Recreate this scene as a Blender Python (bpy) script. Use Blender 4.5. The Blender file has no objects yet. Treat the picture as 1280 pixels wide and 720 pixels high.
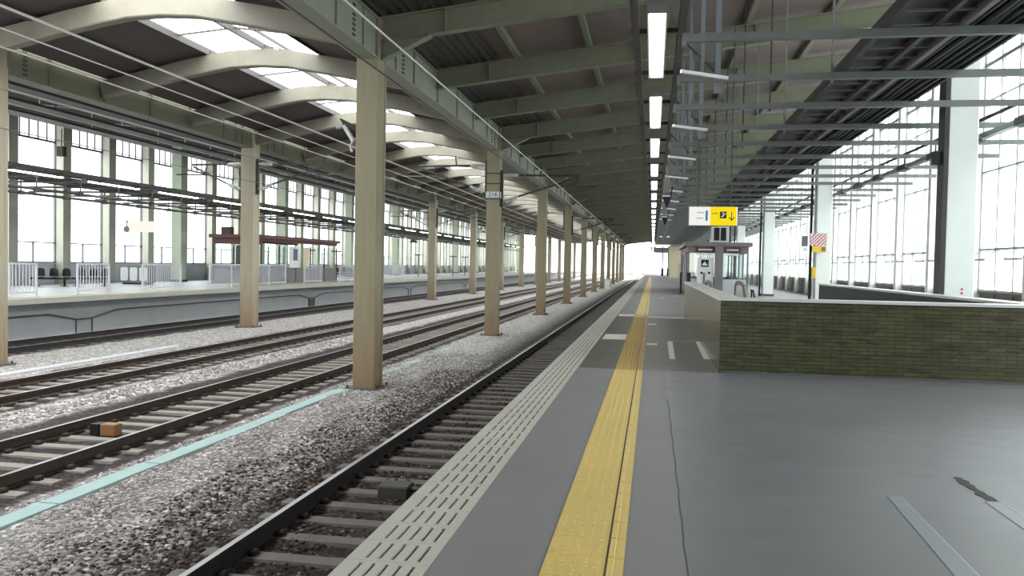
import bpy, bmesh, math, random
from mathutils import Vector, Matrix

random.seed(7)
SC = bpy.context.scene
COL = SC.collection
PI = math.pi

# ------------------------------------------------------------------ helpers
ORIGIN = {}

def wloc(o):
    return ORIGIN[o.name]

class MB:
    """collects shapes in world coordinates and links them as ONE mesh object"""
    def __init__(self):
        self.v = []; self.f = []; self.m = []
    def add(self, vs, fs, mi=0):
        b = len(self.v)
        self.v += [tuple(p) for p in vs]
        for q in fs:
            self.f.append([i + b for i in q]); self.m.append(mi)
    def box(self, x0, x1, y0, y1, z0, z1, mi=0):
        vs = [(x0,y0,z0),(x1,y0,z0),(x1,y1,z0),(x0,y1,z0),(x0,y0,z1),(x1,y0,z1),(x1,y1,z1),(x0,y1,z1)]
        self.add(vs, [(0,3,2,1),(4,5,6,7),(0,1,5,4),(1,2,6,5),(2,3,7,6),(3,0,4,7)], mi)
        return self
    def cbox(self, x0, x1, y0, y1, z0, z1, c=.01, mi=0):
        """box with chamfered vertical edges and top rim"""
        def ring(z, d):
            return [(x0+c+d,y0+d,z),(x1-c-d,y0+d,z),(x1-d,y0+c+d,z),(x1-d,y1-c-d,z),(x1-c-d,y1-d,z),(x0+c+d,y1-d,z),(x0+d,y1-c-d,z),(x0+d,y0+c+d,z)]
        vs = ring(z0, 0) + ring(z1-c, 0) + ring(z1, c*.7)
        fs = [tuple(range(7,-1,-1)), tuple(range(16,24))]
        for r in (0, 8):
            for i in range(8):
                j = (i+1) % 8
                fs.append((r+i, r+j, r+8+j, r+8+i))
        self.add(vs, fs, mi); return self
    def sweep(self, prof, p0, p1, up=(0,0,1), mi=0, mis=None):
        """extrude a (side, up) profile from p0 to p1"""
        p0, p1 = Vector(p0), Vector(p1)
        d = (p1-p0).normalized(); u = Vector(up)
        s = d.cross(u)
        if s.length < 1e-5:
            u = Vector((0,1,0)); s = d.cross(u)
        s.normalize(); u = s.cross(d).normalized()
        n = len(prof)
        vs = [p0 + s*a + u*b for a, b in prof] + [p1 + s*a + u*b for a, b in prof]
        self.add(vs, [tuple(range(n)), tuple(range(2*n-1, n-1, -1))], mi)
        b = len(self.v) - 2*n
        for i in range(n):
            j = (i+1) % n
            self.f.append([b+i, b+n+i, b+n+j, b+j]); self.m.append(mis[i] if mis else mi)
        return self
    def path(self, prof, pts, up=(0,0,1), mi=0):
        """sweep a profile along several points"""
        pts = [Vector(p) for p in pts]; n = len(prof); rings = []
        for i, p in enumerate(pts):
            a = pts[max(i-1, 0)]; b = pts[min(i+1, len(pts)-1)]
            d = (b-a).normalized(); s = d.cross(Vector(up)).normalized(); u = s.cross(d).normalized()
            rings.append([p + s*x + u*y for x, y in prof])
        vs = [q for r in rings for q in r]
        fs = [tuple(range(n)), tuple(range(len(vs)-1, len(vs)-n-1, -1))]
        for k in range(len(pts)-1):
            for i in range(n):
                j = (i+1) % n
                fs.append((k*n+i, (k+1)*n+i, (k+1)*n+j, k*n+j))
        self.add(vs, fs, mi); return self
    def bar(self, p0, p1, w, h, up=(0,0,1), mi=0):
        w /= 2; h /= 2
        return self.sweep([(-w,-h),(w,-h),(w,h),(-w,h)], p0, p1, up, mi)
    def tube(self, p0, p1, r, n=8, mi=0):
        return self.sweep([(r*math.cos(2*PI*i/n), r*math.sin(2*PI*i/n)) for i in range(n)], p0, p1, mi=mi)
    def tubepath(self, pts, r, n=8, up=(0,0,1), mi=0):
        return self.path([(r*math.cos(2*PI*i/n), r*math.sin(2*PI*i/n)) for i in range(n)], pts, up, mi)
    def prism(self, poly, axis, a0, a1, mi=0):
        """polygon in the two other axes, extruded along axis"""
        def P(a, q):
            return {'x': (a, q[0], q[1]), 'y': (q[0], a, q[1]), 'z': (q[0], q[1], a)}[axis]
        n = len(poly)
        vs = [P(a0, q) for q in poly] + [P(a1, q) for q in poly]
        fs = [tuple(range(n-1,-1,-1)), tuple(range(n, 2*n))]
        for i in range(n):
            j = (i+1) % n
            fs.append((i, j, n+j, n+i))
        self.add(vs, fs, mi); return self
    def build(self, name, mat, parent=None, origin=None):
        me = bpy.data.meshes.new(name)
        if parent is not None:
            off = Vector(wloc(parent))
        elif origin is not None:
            off = Vector(origin)
        else:
            xs = [p[0] for p in self.v]; ys = [p[1] for p in self.v]; zs = [p[2] for p in self.v]
            off = Vector(((min(xs)+max(xs))/2, (min(ys)+max(ys))/2, min(zs)))
        me.from_pydata([Vector(p)-off for p in self.v], [], self.f)
        mats = mat if isinstance(mat, (list, tuple)) else [mat]
        for m in mats: me.materials.append(m)
        if len(mats) > 1:
            me.polygons.foreach_set('material_index', self.m)
        bm = bmesh.new(); bm.from_mesh(me)
        bmesh.ops.recalc_face_normals(bm, faces=bm.faces)
        bm.to_mesh(me); bm.free()
        o = bpy.data.objects.new(name, me)
        COL.objects.link(o)
        if parent is not None:
            o.parent = parent
        else:
            o.location = off
        ORIGIN[o.name] = tuple(off)
        return o

def smooth(o):
    o.data.polygons.foreach_set('use_smooth', [True]*len(o.data.polygons)); return o

def tag(o, label=None, cat=None, group=None, kind=None):
    if label: o['label'] = label
    if cat: o['category'] = cat
    if group: o['group'] = group
    if kind: o['kind'] = kind
    return o

def thing(name, loc, label, cat, group=None, kind=None):
    o = bpy.data.objects.new(name, None); COL.objects.link(o)
    o.location = loc; o.empty_display_size = .2
    ORIGIN[o.name] = tuple(loc)
    return tag(o, label, cat, group, kind)

def copy_tree(o, delta=None, label=None, parent=None):
    c = o.copy(); COL.objects.link(c)
    w = Vector(wloc(o))
    if parent is not None:
        c.parent = parent
    if delta is not None:
        c.location = Vector(o.location) + Vector(delta)
        w = w + Vector(delta)
    ORIGIN[c.name] = tuple(w)
    if label: c['label'] = label
    for ch in [x for x in KIDS(o)]:
        copy_tree(ch, parent=c)
    return c

def KIDS(o):
    return [x for x in o.children]

ONES = ['', 'first', 'second', 'third', 'fourth', 'fifth', 'sixth', 'seventh', 'eighth', 'ninth', 'tenth', 'eleventh', 'twelfth',
        'thirteenth', 'fourteenth', 'fifteenth', 'sixteenth', 'seventeenth', 'eighteenth', 'nineteenth']
TENS = {2: 'twent', 3: 'thirt', 4: 'fort', 5: 'fift', 6: 'sixt', 7: 'sevent', 8: 'eight', 9: 'ninet'}
def nth(n):
    if n < 20: return ONES[n]
    t, u = divmod(n, 10)
    return TENS[t] + ('ieth' if u == 0 else 'y-' + ONES[u])

# ------------------------------------------------------------------ materials
def srgb(r, g, b):
    f = lambda c: (c/255/12.92) if c/255 <= .04045 else ((c/255+.055)/1.055)**2.4
    return (f(r), f(g), f(b), 1)

class NT:
    def __init__(self, name):
        self.m = bpy.data.materials.new(name); self.m.use_nodes = True
        self.t = self.m.node_tree; self.t.nodes.clear()
        self.out = self.n('ShaderNodeOutputMaterial')
    def n(self, typ, **kw):
        nd = self.t.nodes.new(typ)
        for k, v in kw.items():
            if k in nd.inputs: nd.inputs[k].default_value = v
            else: setattr(nd, k, v)
        return nd
    def l(self, a, b): self.t.links.new(a, b)
    def noise(self, vec, scale, detail=4, rough=.6):
        nd = self.n('ShaderNodeTexNoise'); nd.inputs['Scale'].default_value = scale
        nd.inputs['Detail'].default_value = detail; nd.inputs['Roughness'].default_value = rough
        self.l(vec, nd.inputs['Vector']); return nd.outputs['Fac']
    def ramp(self, fac, stops, interp='LINEAR'):
        nd = self.n('ShaderNodeValToRGB'); cr = nd.color_ramp; cr.interpolation = interp
        while len(cr.elements) < len(stops): cr.elements.new(.5)
        for e, (p, c) in zip(cr.elements, stops):
            e.position = p; e.color = c if len(c) == 4 else (*c, 1)
        self.l(fac, nd.inputs['Fac']); return nd.outputs['Color']
    def math(self, op, a, b=None, clamp=False):
        nd = self.n('ShaderNodeMath', operation=op); nd.use_clamp = clamp
        for i, q in enumerate((a, b)):
            if q is None: continue
            if isinstance(q, (int, float)): nd.inputs[i].default_value = q
            else: self.l(q, nd.inputs[i])
        return nd.outputs[0]
    def mix(self, fac, a, b, blend='MIX'):
        nd = self.n('ShaderNodeMix', data_type='RGBA', blend_type=blend)
        for k, q in ((0, fac), (6, a), (7, b)):
            if isinstance(q, (int, float)): nd.inputs[k].default_value = q
            elif isinstance(q, tuple): nd.inputs[k].default_value = q
            else: self.l(q, nd.inputs[k])
        return nd.outputs[2]
    def coord(self, world=False):
        if world:
            return self.n('ShaderNodeNewGeometry').outputs['Position']
        return self.n('ShaderNodeTexCoord').outputs['Object']
    def bsdf(self, col, rough=.6, metal=0., bump=None, bs=.3, bd=.01, spec=.5):
        b = self.n('ShaderNodeBsdfPrincipled')
        b.inputs['Metallic'].default_value = metal
        b.inputs['Specular IOR Level'].default_value = spec
        for key, q in (('Base Color', col), ('Roughness', rough)):
            if isinstance(q, (int, float, tuple)): b.inputs[key].default_value = q
            else: self.l(q, b.inputs[key])
        if bump is not None:
            bp = self.n('ShaderNodeBump'); bp.inputs['Strength'].default_value = bs; bp.inputs['Distance'].default_value = bd
            self.l(bump, bp.inputs['Height']); self.l(bp.outputs[0], b.inputs['Normal'])
        self.l(b.outputs[0], self.out.inputs['Surface']); return b

def scl(c, k): return (min(c[0]*k, 1), min(c[1]*k, 1), min(c[2]*k, 1), 1)

def paint(name, c, rough=.55, var=.18, scale=3., metal=0., bump=0., spec=.4):
    t = NT(name); v = t.coord(True)
    n = t.noise(v, scale, 5, .65)
    col = t.ramp(n, [(.25, scl(c, 1-var)), (.55, c), (.8, scl(c, 1+var*.7))])
    t.bsdf(col, rough, metal, t.noise(v, scale*14) if bump else None, bump or .1, .004, spec)
    return t.m

def emit(name, c, s):
    t = NT(name); e = t.n('ShaderNodeEmission'); e.inputs[0].default_value = c; e.inputs[1].default_value = s
    t.l(e.outputs[0], t.out.inputs['Surface']); return t.m

def glass(name, tint, gloss=.06, rough=.02, diff=0.):
    t = NT(name)
    tr = t.n('ShaderNodeBsdfTransparent'); tr.inputs[0].default_value = tint
    gl = t.n('ShaderNodeBsdfGlossy'); gl.inputs['Roughness'].default_value = rough; gl.inputs[0].default_value = (.9, .95, .95, 1)
    mx = t.n('ShaderNodeMixShader'); mx.inputs[0].default_value = gloss
    t.l(tr.outputs[0], mx.inputs[1]); t.l(gl.outputs[0], mx.inputs[2])
    o = mx.outputs[0]
    if diff:
        d = t.n('ShaderNodeBsdfTranslucent'); d.inputs[0].default_value = (.85, .86, .86, 1)
        m2 = t.n('ShaderNodeMixShader'); m2.inputs[0].default_value = diff
        t.l(o, m2.inputs[1]); t.l(d.outputs[0], m2.inputs[2]); o = m2.outputs[0]
    t.l(o, t.out.inputs['Surface']); return t.m

def mat_column(name, c, rust=srgb(132, 102, 74)):
    """painted steel with streaks and a rusty dirty foot (height above the trackbed)"""
    t = NT(name); v = t.coord(True)
    sx = t.n('ShaderNodeSeparateXYZ'); t.l(v, sx.inputs[0])
    mp = t.n('ShaderNodeMapping'); mp.inputs['Scale'].default_value = (5, 5, .5); t.l(v, mp.inputs[0])
    st = t.noise(mp.outputs[0], 1.6, 5, .6)
    base = t.ramp(st, [(.3, scl(c, .92)), (.5, c), (.75, scl(c, 1.06))])
    h = t.math('ADD', sx.outputs[2], t.math('MULTIPLY', st, 1.6))
    nd = t.n('ShaderNodeMapRange'); nd.inputs[1].default_value = -.9; nd.inputs[2].default_value = 1.7
    nd.inputs[3].default_value = .75; nd.inputs[4].default_value = 0.; t.l(h, nd.inputs[0])
    col = t.mix(nd.outputs[0], base, rust)
    t.bsdf(col, .55, 0, spec=.35); return t.m

def mat_floor(name, c, rough=.5, speck=.1, var=.12):
    t = NT(name); v = t.coord(True)
    big = t.noise(v, .55, 4, .55); fine = t.noise(v, 60, 2, .7)
    mp = t.n('ShaderNodeMapping'); mp.inputs['Scale'].default_value = (1, 3, 1); t.l(v, mp.inputs[0])
    st = t.noise(mp.outputs[0], 1.7, 5, .6)
    col = t.ramp(big, [(.3, scl(c, 1-var)), (.52, c), (.75, scl(c, 1+var))])
    col = t.mix(.35, col, t.ramp(st, [(.3, scl(c, 1-var*1.5)), (.7, scl(c, 1+var))]))
    col = t.mix(speck, col, t.ramp(fine, [(.35, scl(c, .55)), (.65, scl(c, 1.5))]))
    rg = t.math('ADD', t.math('MULTIPLY', st, .25), rough-.12)
    t.bsdf(col, rg, 0, fine, .12, .003, .5); return t.m

def mat_brick(name):
    t = NT(name); v = t.coord(True)
    sx = t.n('ShaderNodeSeparateXYZ'); t.l(v, sx.inputs[0])
    cb = t.n('ShaderNodeCombineXYZ')
    t.l(t.math('ADD', sx.outputs[0], sx.outputs[1]), cb.inputs[0]); t.l(sx.outputs[2], cb.inputs[1])
    br = t.n('ShaderNodeTexBrick')
    br.inputs['Scale'].default_value = 1.; br.inputs['Brick Width'].default_value = .24; br.inputs['Row Height'].default_value = .0545
    br.inputs['Mortar Size'].default_value = .006; br.inputs['Mortar Smooth'].default_value = .2; br.inputs['Bias'].default_value = -.1
    br.inputs['Color1'].default_value = srgb(102, 103, 76); br.inputs['Color2'].default_value = srgb(86, 85, 62)
    br.inputs['Mortar'].default_value = srgb(62, 61, 44)
    t.l(cb.outputs[0], br.inputs['Vector'])
    mp = t.n('ShaderNodeMapping'); mp.inputs['Scale'].default_value = (4.2, 18.35, 1); t.l(cb.outputs[0], mp.inputs[0])
    wn = t.n('ShaderNodeTexVoronoi'); wn.inputs['Scale'].default_value = 1.; t.l(mp.outputs[0], wn.inputs['Vector'])
    tone = t.ramp(wn.outputs['Color'], [(.1, (.52, .52, .5, 1)), (.35, (.9, .9, .9, 1)), (.9, (1.18, 1.16, 1.12, 1))])
    col = t.mix(.8, br.outputs['Color'], tone, 'MULTIPLY')
    big = t.noise(v, .8, 3)
    col = t.mix(.55, col, t.ramp(big, [(.35, srgb(96, 104, 52)), (.65, srgb(124, 116, 108))]), 'OVERLAY')
    inv = t.math('SUBTRACT', 1., br.outputs['Fac'])
    t.bsdf(col, .2, 0, inv, .22, .004, .5); return t.m

def mat_ground(name):
    """ballast bed: grey gravel strips between brown, oil-stained track strips"""
    t = NT(name); v = t.coord(True)
    sx = t.n('ShaderNodeSeparateXYZ'); t.l(v, sx.inputs[0])
    wob = t.noise(v, 2.2, 3)
    x = t.math('ADD', sx.outputs[0], t.math('MULTIPLY', t.math('SUBTRACT', wob, .5), .55))
    f = t.math('DIVIDE', t.math('ADD', x, 22.), 22.)
    P = lambda xx: (xx+22.)/22.
    K = (0, 0, 0, 1); W = (1, 1, 1, 1)
    mask = t.ramp(f, [(0, K), (P(-18.55), K), (P(-18.3), W), (P(-15.2), W), (P(-14.95), K), (P(-12.0), K), (P(-11.75), W), (P(-10.85), W),
                      (P(-10.6), K), (P(-7.42), K), (P(-7.28), W), (P(-5.6), W), (P(-4.5), K), (1, K)])
    vo = t.n('ShaderNodeTexVoronoi'); vo.inputs['Scale'].default_value = 19.; t.l(v, vo.inputs['Vector'])
    sep = t.n('ShaderNodeSeparateColor'); t.l(vo.outputs['Color'], sep.inputs[0])
    g = t.ramp(sep.outputs[0], [(0, srgb(118, 114, 112)), (.45, srgb(148, 144, 142)), (.8, srgb(174, 170, 167)), (1, srgb(220, 216, 212))])
    d = t.ramp(sep.outputs[0], [(0, srgb(36, 31, 31)), (.6, srgb(56, 49, 48)), (1, srgb(80, 73, 72))])
    col = t.mix(mask, d, g)
    t.bsdf(col, .9, 0, vo.outputs['Distance'], -.9, .03, .2); return t.m

def mat_stone(name, a, b, c):
    t = NT(name)
    info = t.n('ShaderNodeNewGeometry')
    col = t.ramp(info.outputs['Random Per Island'], [(0, a), (.55, b), (.93, c), (1, scl(c, 1.5))])
    t.bsdf(col, .85, 0, spec=.2); return t.m

M = {}
M['col'] = mat_column('beige_column_paint', srgb(148, 140, 116))
M['colB'] = mat_column('cream_column_paint', srgb(168, 160, 140))
M['colwhite'] = paint('white_column_paint', srgb(240, 246, 243), .45, .03, 1.)
M['colgreen'] = paint('pale_green_column_paint', srgb(190, 198, 178), .5, .08, 1.)
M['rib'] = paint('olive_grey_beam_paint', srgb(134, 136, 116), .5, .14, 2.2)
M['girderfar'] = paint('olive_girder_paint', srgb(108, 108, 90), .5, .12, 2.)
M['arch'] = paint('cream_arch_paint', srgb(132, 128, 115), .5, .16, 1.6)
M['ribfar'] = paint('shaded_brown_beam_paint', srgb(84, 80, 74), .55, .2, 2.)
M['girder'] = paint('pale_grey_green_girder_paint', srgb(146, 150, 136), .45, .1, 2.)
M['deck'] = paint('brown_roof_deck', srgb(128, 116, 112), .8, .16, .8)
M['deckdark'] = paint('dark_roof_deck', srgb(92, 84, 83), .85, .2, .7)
M['gutter'] = paint('dark_gutter_steel', srgb(70, 70, 64), .5, .2, 3.)
M['steel'] = paint('grey_galvanised_steel', srgb(140, 145, 146), .42, .14, 4., .25)
M['bar'] = paint('grey_bar_steel', srgb(122, 126, 126), .45, .14, 4., .2)
M['bluesteel'] = paint('blue_grey_steel', srgb(142, 152, 160), .4, .1, 4., .2)
M['darksteel'] = paint('dark_steel', srgb(72, 70, 68), .55, .2, 4.)
M['black'] = paint('black_plastic', srgb(24, 24, 26), .45, .2, 6.)
M['tray'] = paint('dark_cable_bundle', srgb(52, 54, 60), .6, .35, 9.)
M['white'] = paint('white_enamel', srgb(226, 228, 228), .35, .04, 3.)
M['paintwhite'] = paint('worn_white_floor_paint', srgb(214, 214, 206), .6, .12, 9.)
M['floor'] = mat_floor('grey_asphalt_floor', srgb(113, 114, 117), .36, .1, .16)
M['floorlight'] = mat_floor('pale_concrete_floor', srgb(124, 123, 125), .5)
M['floortone'] = mat_floor('tone_darkened_floor', srgb(90, 89, 80), .45)  # same paving, a shade-like camera tone put into the colour
M['floorfar'] = mat_floor('far_grey_floor', srgb(138, 142, 148), .45)
M['yellow'] = mat_floor('yellow_tactile_tile', srgb(206, 181, 106), .5, .05, .1)
M['yellowtone'] = mat_floor('tone_darkened_tactile_tile', srgb(180, 148, 74), .5, .05, .1)  # same tiles as the rest, the band's darker tone painted into the yellow
M['edge'] = mat_floor('pale_edge_tile', srgb(180, 178, 168), .6, .1, .1)
M['slot'] = paint('dark_slot_dirt', srgb(64, 62, 56), .8, .2, 9.)
M['concrete'] = paint('platform_concrete', srgb(142, 143, 146), .8, .1, .9, 0, .15)
M['concretedark'] = paint('dark_concrete', srgb(92, 92, 94), .8, .15, 1.)
M['brick'] = mat_brick('olive_brick_tile')
M['coping'] = paint('pale_metal_coping', srgb(208, 210, 208), .35, .05, 2., .2)
M['ground'] = mat_ground('ballast_bed')
M['stone'] = mat_stone('grey_gravel', srgb(118, 113, 111), srgb(150, 146, 144), srgb(184, 180, 177))
M['stonedark'] = mat_stone('brown_ballast', srgb(44, 38, 35), srgb(70, 60, 54), srgb(118, 106, 96))
M['sleeper'] = paint('weathered_concrete_sleeper', srgb(142, 136, 128), .85, .2, 5., 0, .2)
M['sleeperdark'] = paint('grimy_concrete_sleeper', srgb(116, 111, 108), .85, .25, 5., 0, .2)
M['rail'] = paint('rusty_rail_side', srgb(66, 50, 44), .7, .25, 5.)
M['raildark'] = paint('dark_rail_side', srgb(46, 40, 40), .6, .2, 5.)
M['railtop'] = paint('polished_rail_head', srgb(176, 176, 178), .28, .08, 6., .7)
M['clip'] = paint('dark_rail_clip', srgb(40, 32, 30), .7, .2, 9.)
M['cyan'] = paint('pale_cyan_trough_lid', srgb(152, 176, 175), .6, .1, 3.)
M['orange'] = paint('orange_painted_box', srgb(140, 102, 70), .5, .15, 5.)
M['wire'] = paint('bright_wire', srgb(222, 220, 214), .5, .05, 5., 0.)  # lit look of the wires put into a near-white colour
M['darkwire'] = paint('dark_wire', srgb(66, 64, 64), .5, .1, 5., .3)
M['insulator'] = paint('white_insulator', srgb(206, 210, 212), .25, .05, 5.)
M['glass'] = glass('clear_window_glass', (.93, .96, .96, 1), .06)
M['frost'] = glass('frosted_window_glass', (.45, .45, .47, 1), .04, .3, .5)
M['sky_glass'] = glass('milky_skylight_glass', (.95, .96, .96, 1), .03, .2, .1)
M['frame'] = paint('grey_window_frame', srgb(186, 188, 192), .45, .06, 3.)
M['framedark'] = paint('dark_window_frame', srgb(104, 102, 108), .5, .1, 3.)
M['post'] = paint('beige_window_post', srgb(176, 174, 160), .5, .08, 2.)
M['postright'] = paint('glare_whitened_post', srgb(232, 234, 226), .5, .05, 2.)  # paler than the left posts, window glare put into the paint
M['panel'] = paint('grey_brown_spandrel_panel', srgb(120, 112, 106), .6, .1, 2.)
M['sill'] = paint('pale_sill_panel', srgb(192, 194, 200), .6, .06, 1.5)
M['redbrown'] = paint('red_brown_fascia', srgb(98, 58, 54), .5, .12, 3.)
M['kgrey'] = paint('kiosk_grey_metal', srgb(122, 118, 118), .5, .08, 3.)
M['cream'] = paint('cream_wall', srgb(214, 202, 172), .7, .06, 1.)
M['red'] = paint('signal_red', srgb(206, 60, 80), .5, .05, 3.)
M['signyellow2'] = paint('yellow_notice', srgb(236, 200, 70), .5, .05, 3.)
M['blue'] = paint('sign_blue', srgb(80, 160, 205), .5, .02, 3.)
M['greytext'] = paint('grey_lettering', srgb(150, 150, 148), .6, .02, 3.)
M['tape'] = paint('translucent_grey_floor_tape', srgb(126, 134, 141), .36, .08, 6.)
M['tapeedge'] = paint('pale_tape_edge', srgb(168, 176, 182), .4, .08, 6.)
M['crack'] = paint('grey_floor_joint', srgb(78, 78, 80), .8, .2, 9.)
M['scuff'] = paint('dark_tar_residue', srgb(58, 58, 58), .7, .3, 20.)
M['poster'] = paint('blue_grey_poster_print', srgb(96, 108, 128), .5, .4, 3.)
M['tube'] = emit('lit_fluorescent_tube', (1, 1, .97, 1), 9.)
M['signwhite'] = emit('backlit_white_sign_face', (.93, .94, .9, 1), .95)
M['signyellow'] = emit('backlit_yellow_sign_face', (1., .78, .015, 1), .95)
M['signfar'] = emit('backlit_cream_sign_face', (1., .97, .84, 1), 1.)
M['railgrey'] = paint('white_fence_rail', srgb(206, 206, 216), .45, .05, 3.)
M['fencepanel'] = glass('pale_fence_infill', (.75, .75, .78, 1), .05, .3, .15)

# ------------------------------------------------------------------ camera (fitted to the photograph)
FPX, VPX, VPY, ROLL, CAMH = 1020., 816., 334., .019, 1.51
Fv = Vector(((VPX-640)/FPX, (VPY-360)/FPX, 1)).normalized()
cz = -(Fv.x*-ROLL + Fv.y)/Fv.z
Dv = Vector((-ROLL, 1, cz)).normalized(); Dv = (Dv - Fv*Dv.dot(Fv)).normalized()
Rv = Dv.cross(Fv)
rows = (Rv, Fv, -Dv)
right = Vector([r[0] for r in rows]); down = Vector([r[1] for r in rows]); fwd = Vector([r[2] for r in rows])
cam = bpy.data.objects.new('camera', bpy.data.cameras.new('camera')); COL.objects.link(cam)
mw = Matrix.Identity(4)
for i in range(3):
    mw[i][0] = right[i]; mw[i][1] = -down[i]; mw[i][2] = -fwd[i]
mw[0][3], mw[1][3], mw[2][3] = 0, 0, CAMH
cam.matrix_world = mw
cam.data.sensor_width = 36; cam.data.lens = FPX*36/1280
cam.data.clip_start = .05; cam.data.clip_end = 1500
SC.camera = cam

# ------------------------------------------------------------------ layout constants
Y0, STEP = 17.9, 14.95          # first column, column spacing
RS = STEP/3                     # rafter spacing
NR = 35                         # rafters in view
YEND = Y0 + RS*(NR-1) + .6      # end of the roof
def ykr(k): return Y0 + .27 + RS*k
YB = -90.                       # roof and platform go on behind the viewer
XA0, XA1 = -6.78, -6.26         # column row by the platform track
XB0, XB1 = -17.62, -17.04       # column row by the far platform
XW, XL = 9.5, -31.6             # window walls
FE = -21.3                      # far platform edge
def zr(x): return 7.3 + .118*x                  # underside of the near platform's rafters
def zl(x): return 7.2 + .12*(XB0 - .26 - x)     # underside of the far platform's rafters
def mir(x): return -22.8 - x

# ================================================================== SETTING
# near platform
WX0, WX1, WY0, WY1 = 1.28, 5.2, 12.42, 26.   # stair well opening
fl = MB()
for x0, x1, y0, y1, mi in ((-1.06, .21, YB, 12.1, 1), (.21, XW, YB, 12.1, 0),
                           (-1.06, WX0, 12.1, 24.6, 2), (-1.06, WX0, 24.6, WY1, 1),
                           (WX0, WX1, 12.1, WY0, 0), (WX1, XW, 12.1, WY1, 0), (-1.06, XW, WY1, 260., 1)):
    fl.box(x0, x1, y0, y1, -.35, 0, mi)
fl.box(-1.35, -1.06, YB, 260, -.35, -.16, 3)
fl.box(-1.2, -1.0, YB, 260, -1.6, -.35, 3)
tag(fl.build('floor', [M['floor'], M['floorlight'], M['floortone'], M['concretedark']]), 'grey asphalt floor of the near station platform', 'platform floor', kind='structure')

# far platform
ff = MB()
ff.box(XL, FE, 8, 260, -.2, 0, 0)
ff.box(XL, FE-.3, 8, 260, -1.6, -.2, 1)
tag(ff.build('floor', [M['floorfar'], M['concrete']]), 'far platform slab with a plain grey concrete face across the tracks', 'platform floor', kind='structure')

# trackbed
g = MB()
xs = [-21.55 + i*(20.4/48) for i in range(49)]
ys = [YB] + [2 + i*.6 for i in range(60)] + [40 + i*6 for i in range(60)]
def gz(x, y):
    hump = lambda c, w: math.exp(-((x-c)/w)**2)
    return -1.456 + .03*hump(-6.1, 1.1) + .03*hump(-11.3, .55) + .03*hump(-16.8, 1.3) + .012*math.sin(x*5+y*1.7) + .012*math.sin(y*3.1-x*2)
vs = [(x, y, gz(x, y)) for y in ys for x in xs]
nx = len(xs)
g.add(vs, [(j*nx+i, j*nx+i+1, (j+1)*nx+i+1, (j+1)*nx+i) for j in range(len(ys)-1) for i in range(nx-1)])
gr = smooth(g.build('ground', M['ground'], origin=(0, 0, 0)))
tag(gr, 'gravel trackbed between the two platforms', 'trackbed', kind='structure')

# loose stones where the photograph resolves them
def stones(name, mat, label, regions):
    b = MB(); R = random.Random(3)
    ico = [(0,0,1),(.894,0,.447),(.276,.851,.447),(-.724,.526,.447),(-.724,-.526,.447),(.276,-.851,.447),(.724,.526,-.447),(-.276,.851,-.447),(-.894,0,-.447),(-.276,-.851,-.447),(.724,-.526,-.447),(0,0,-1)]
    fc = [(0,1,2),(0,2,3),(0,3,4),(0,4,5),(0,5,1),(1,6,2),(2,7,3),(3,8,4),(4,9,5),(5,10,1),(2,6,7),(3,7,8),(4,8,9),(5,9,10),(1,10,6),(6,11,7),(7,11,8),(8,11,9),(9,11,10),(10,11,6)]
    for x0, x1, y0, y1, dens, s0, s1, dz in regions:
        for _ in range(int((x1-x0)*(y1-y0)*dens)):
            x = R.uniform(x0, x1); y = y0 + (y1-y0)*R.random()**1.35
            s = R.uniform(s0, s1); z = gz(x, y) + s*.25 + dz
            a, q, w = R.uniform(.75, 1.3), R.uniform(.75, 1.3), R.uniform(.5, .9)
            th = R.uniform(0, PI); c_, s_ = math.cos(th), math.sin(th)
            vv = []
            for p in ico:
                k = R.uniform(.78, 1.18)*s
                px, py = p[0]*a*k, p[1]*q*k
                vv.append((x+px*c_-py*s_, y+px*s_+py*c_, z+p[2]*w*k))
            b.add(vv, fc)
    o = b.build(name, mat, origin=(0, 0, 0))
    return tag(o, label, 'gravel', kind='stuff')
stones('gravel', M['stone'], 'loose pale grey gravel between the platform track and the middle tracks',
       [(-7.32, -7.1, 5.2, 16, 420, .018, .034, 0), (-6.78, -5.3, 5.2, 16, 420, .018, .034, -.004), (-5.3, -4.6, 5.2, 24, 170, .018, .032, -.004), (-7.32, -5.3, 16, 26, 300, .02, .034, -.004), (-11.7, -10.8, 11, 30, 120, .025, .04, 0)])
stones('ballast_gravel', M['stonedark'], 'dark brown ballast around the rail beside the platform',
       [(-4.6, -1.9, 4.2, 20, 150, .018, .032, -.006), (-5.7, -4.1, 4.2, 22, 230, .018, .032, -.002)])

# roof decks
def deck_poly(pts, th=.06):
    return [(x, z) for x, z in pts] + [(x, z+th) for x, z in reversed(pts)]
d = MB().prism(deck_poly([(-6.75, zr(-6.75)+.74), (XW+.6, zr(XW+.6)+.74)]), 'y', YB, YEND)
tag(d.build('ceiling', M['deck']), 'brown grey roof deck above the near platform', 'roof', kind='structure')
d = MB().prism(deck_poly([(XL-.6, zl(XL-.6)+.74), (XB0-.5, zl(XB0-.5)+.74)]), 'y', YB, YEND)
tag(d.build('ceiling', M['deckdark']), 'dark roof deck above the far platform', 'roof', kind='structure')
XM = -11.74
def zarch(x):
    t = abs(x - (XA0+XB1)/2)
    pts = [(0, 7.34), (.9, 7.3), (2.4, 7.03), (5.2, 6.45)]
    for (a, za), (b, zb) in zip(pts, pts[1:]):
        if t <= b: return za + (zb-za)*(t-a)/(b-a)
    return 6.42
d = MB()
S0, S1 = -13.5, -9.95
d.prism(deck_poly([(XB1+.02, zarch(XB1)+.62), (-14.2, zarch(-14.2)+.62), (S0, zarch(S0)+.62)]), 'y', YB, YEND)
d.prism(deck_poly([(S1, zarch(S1)+.62), (-9.3, zarch(-9.3)+.62), (XA0-.02, zarch(XA0)+.62)]), 'y', YB, YEND)
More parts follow.
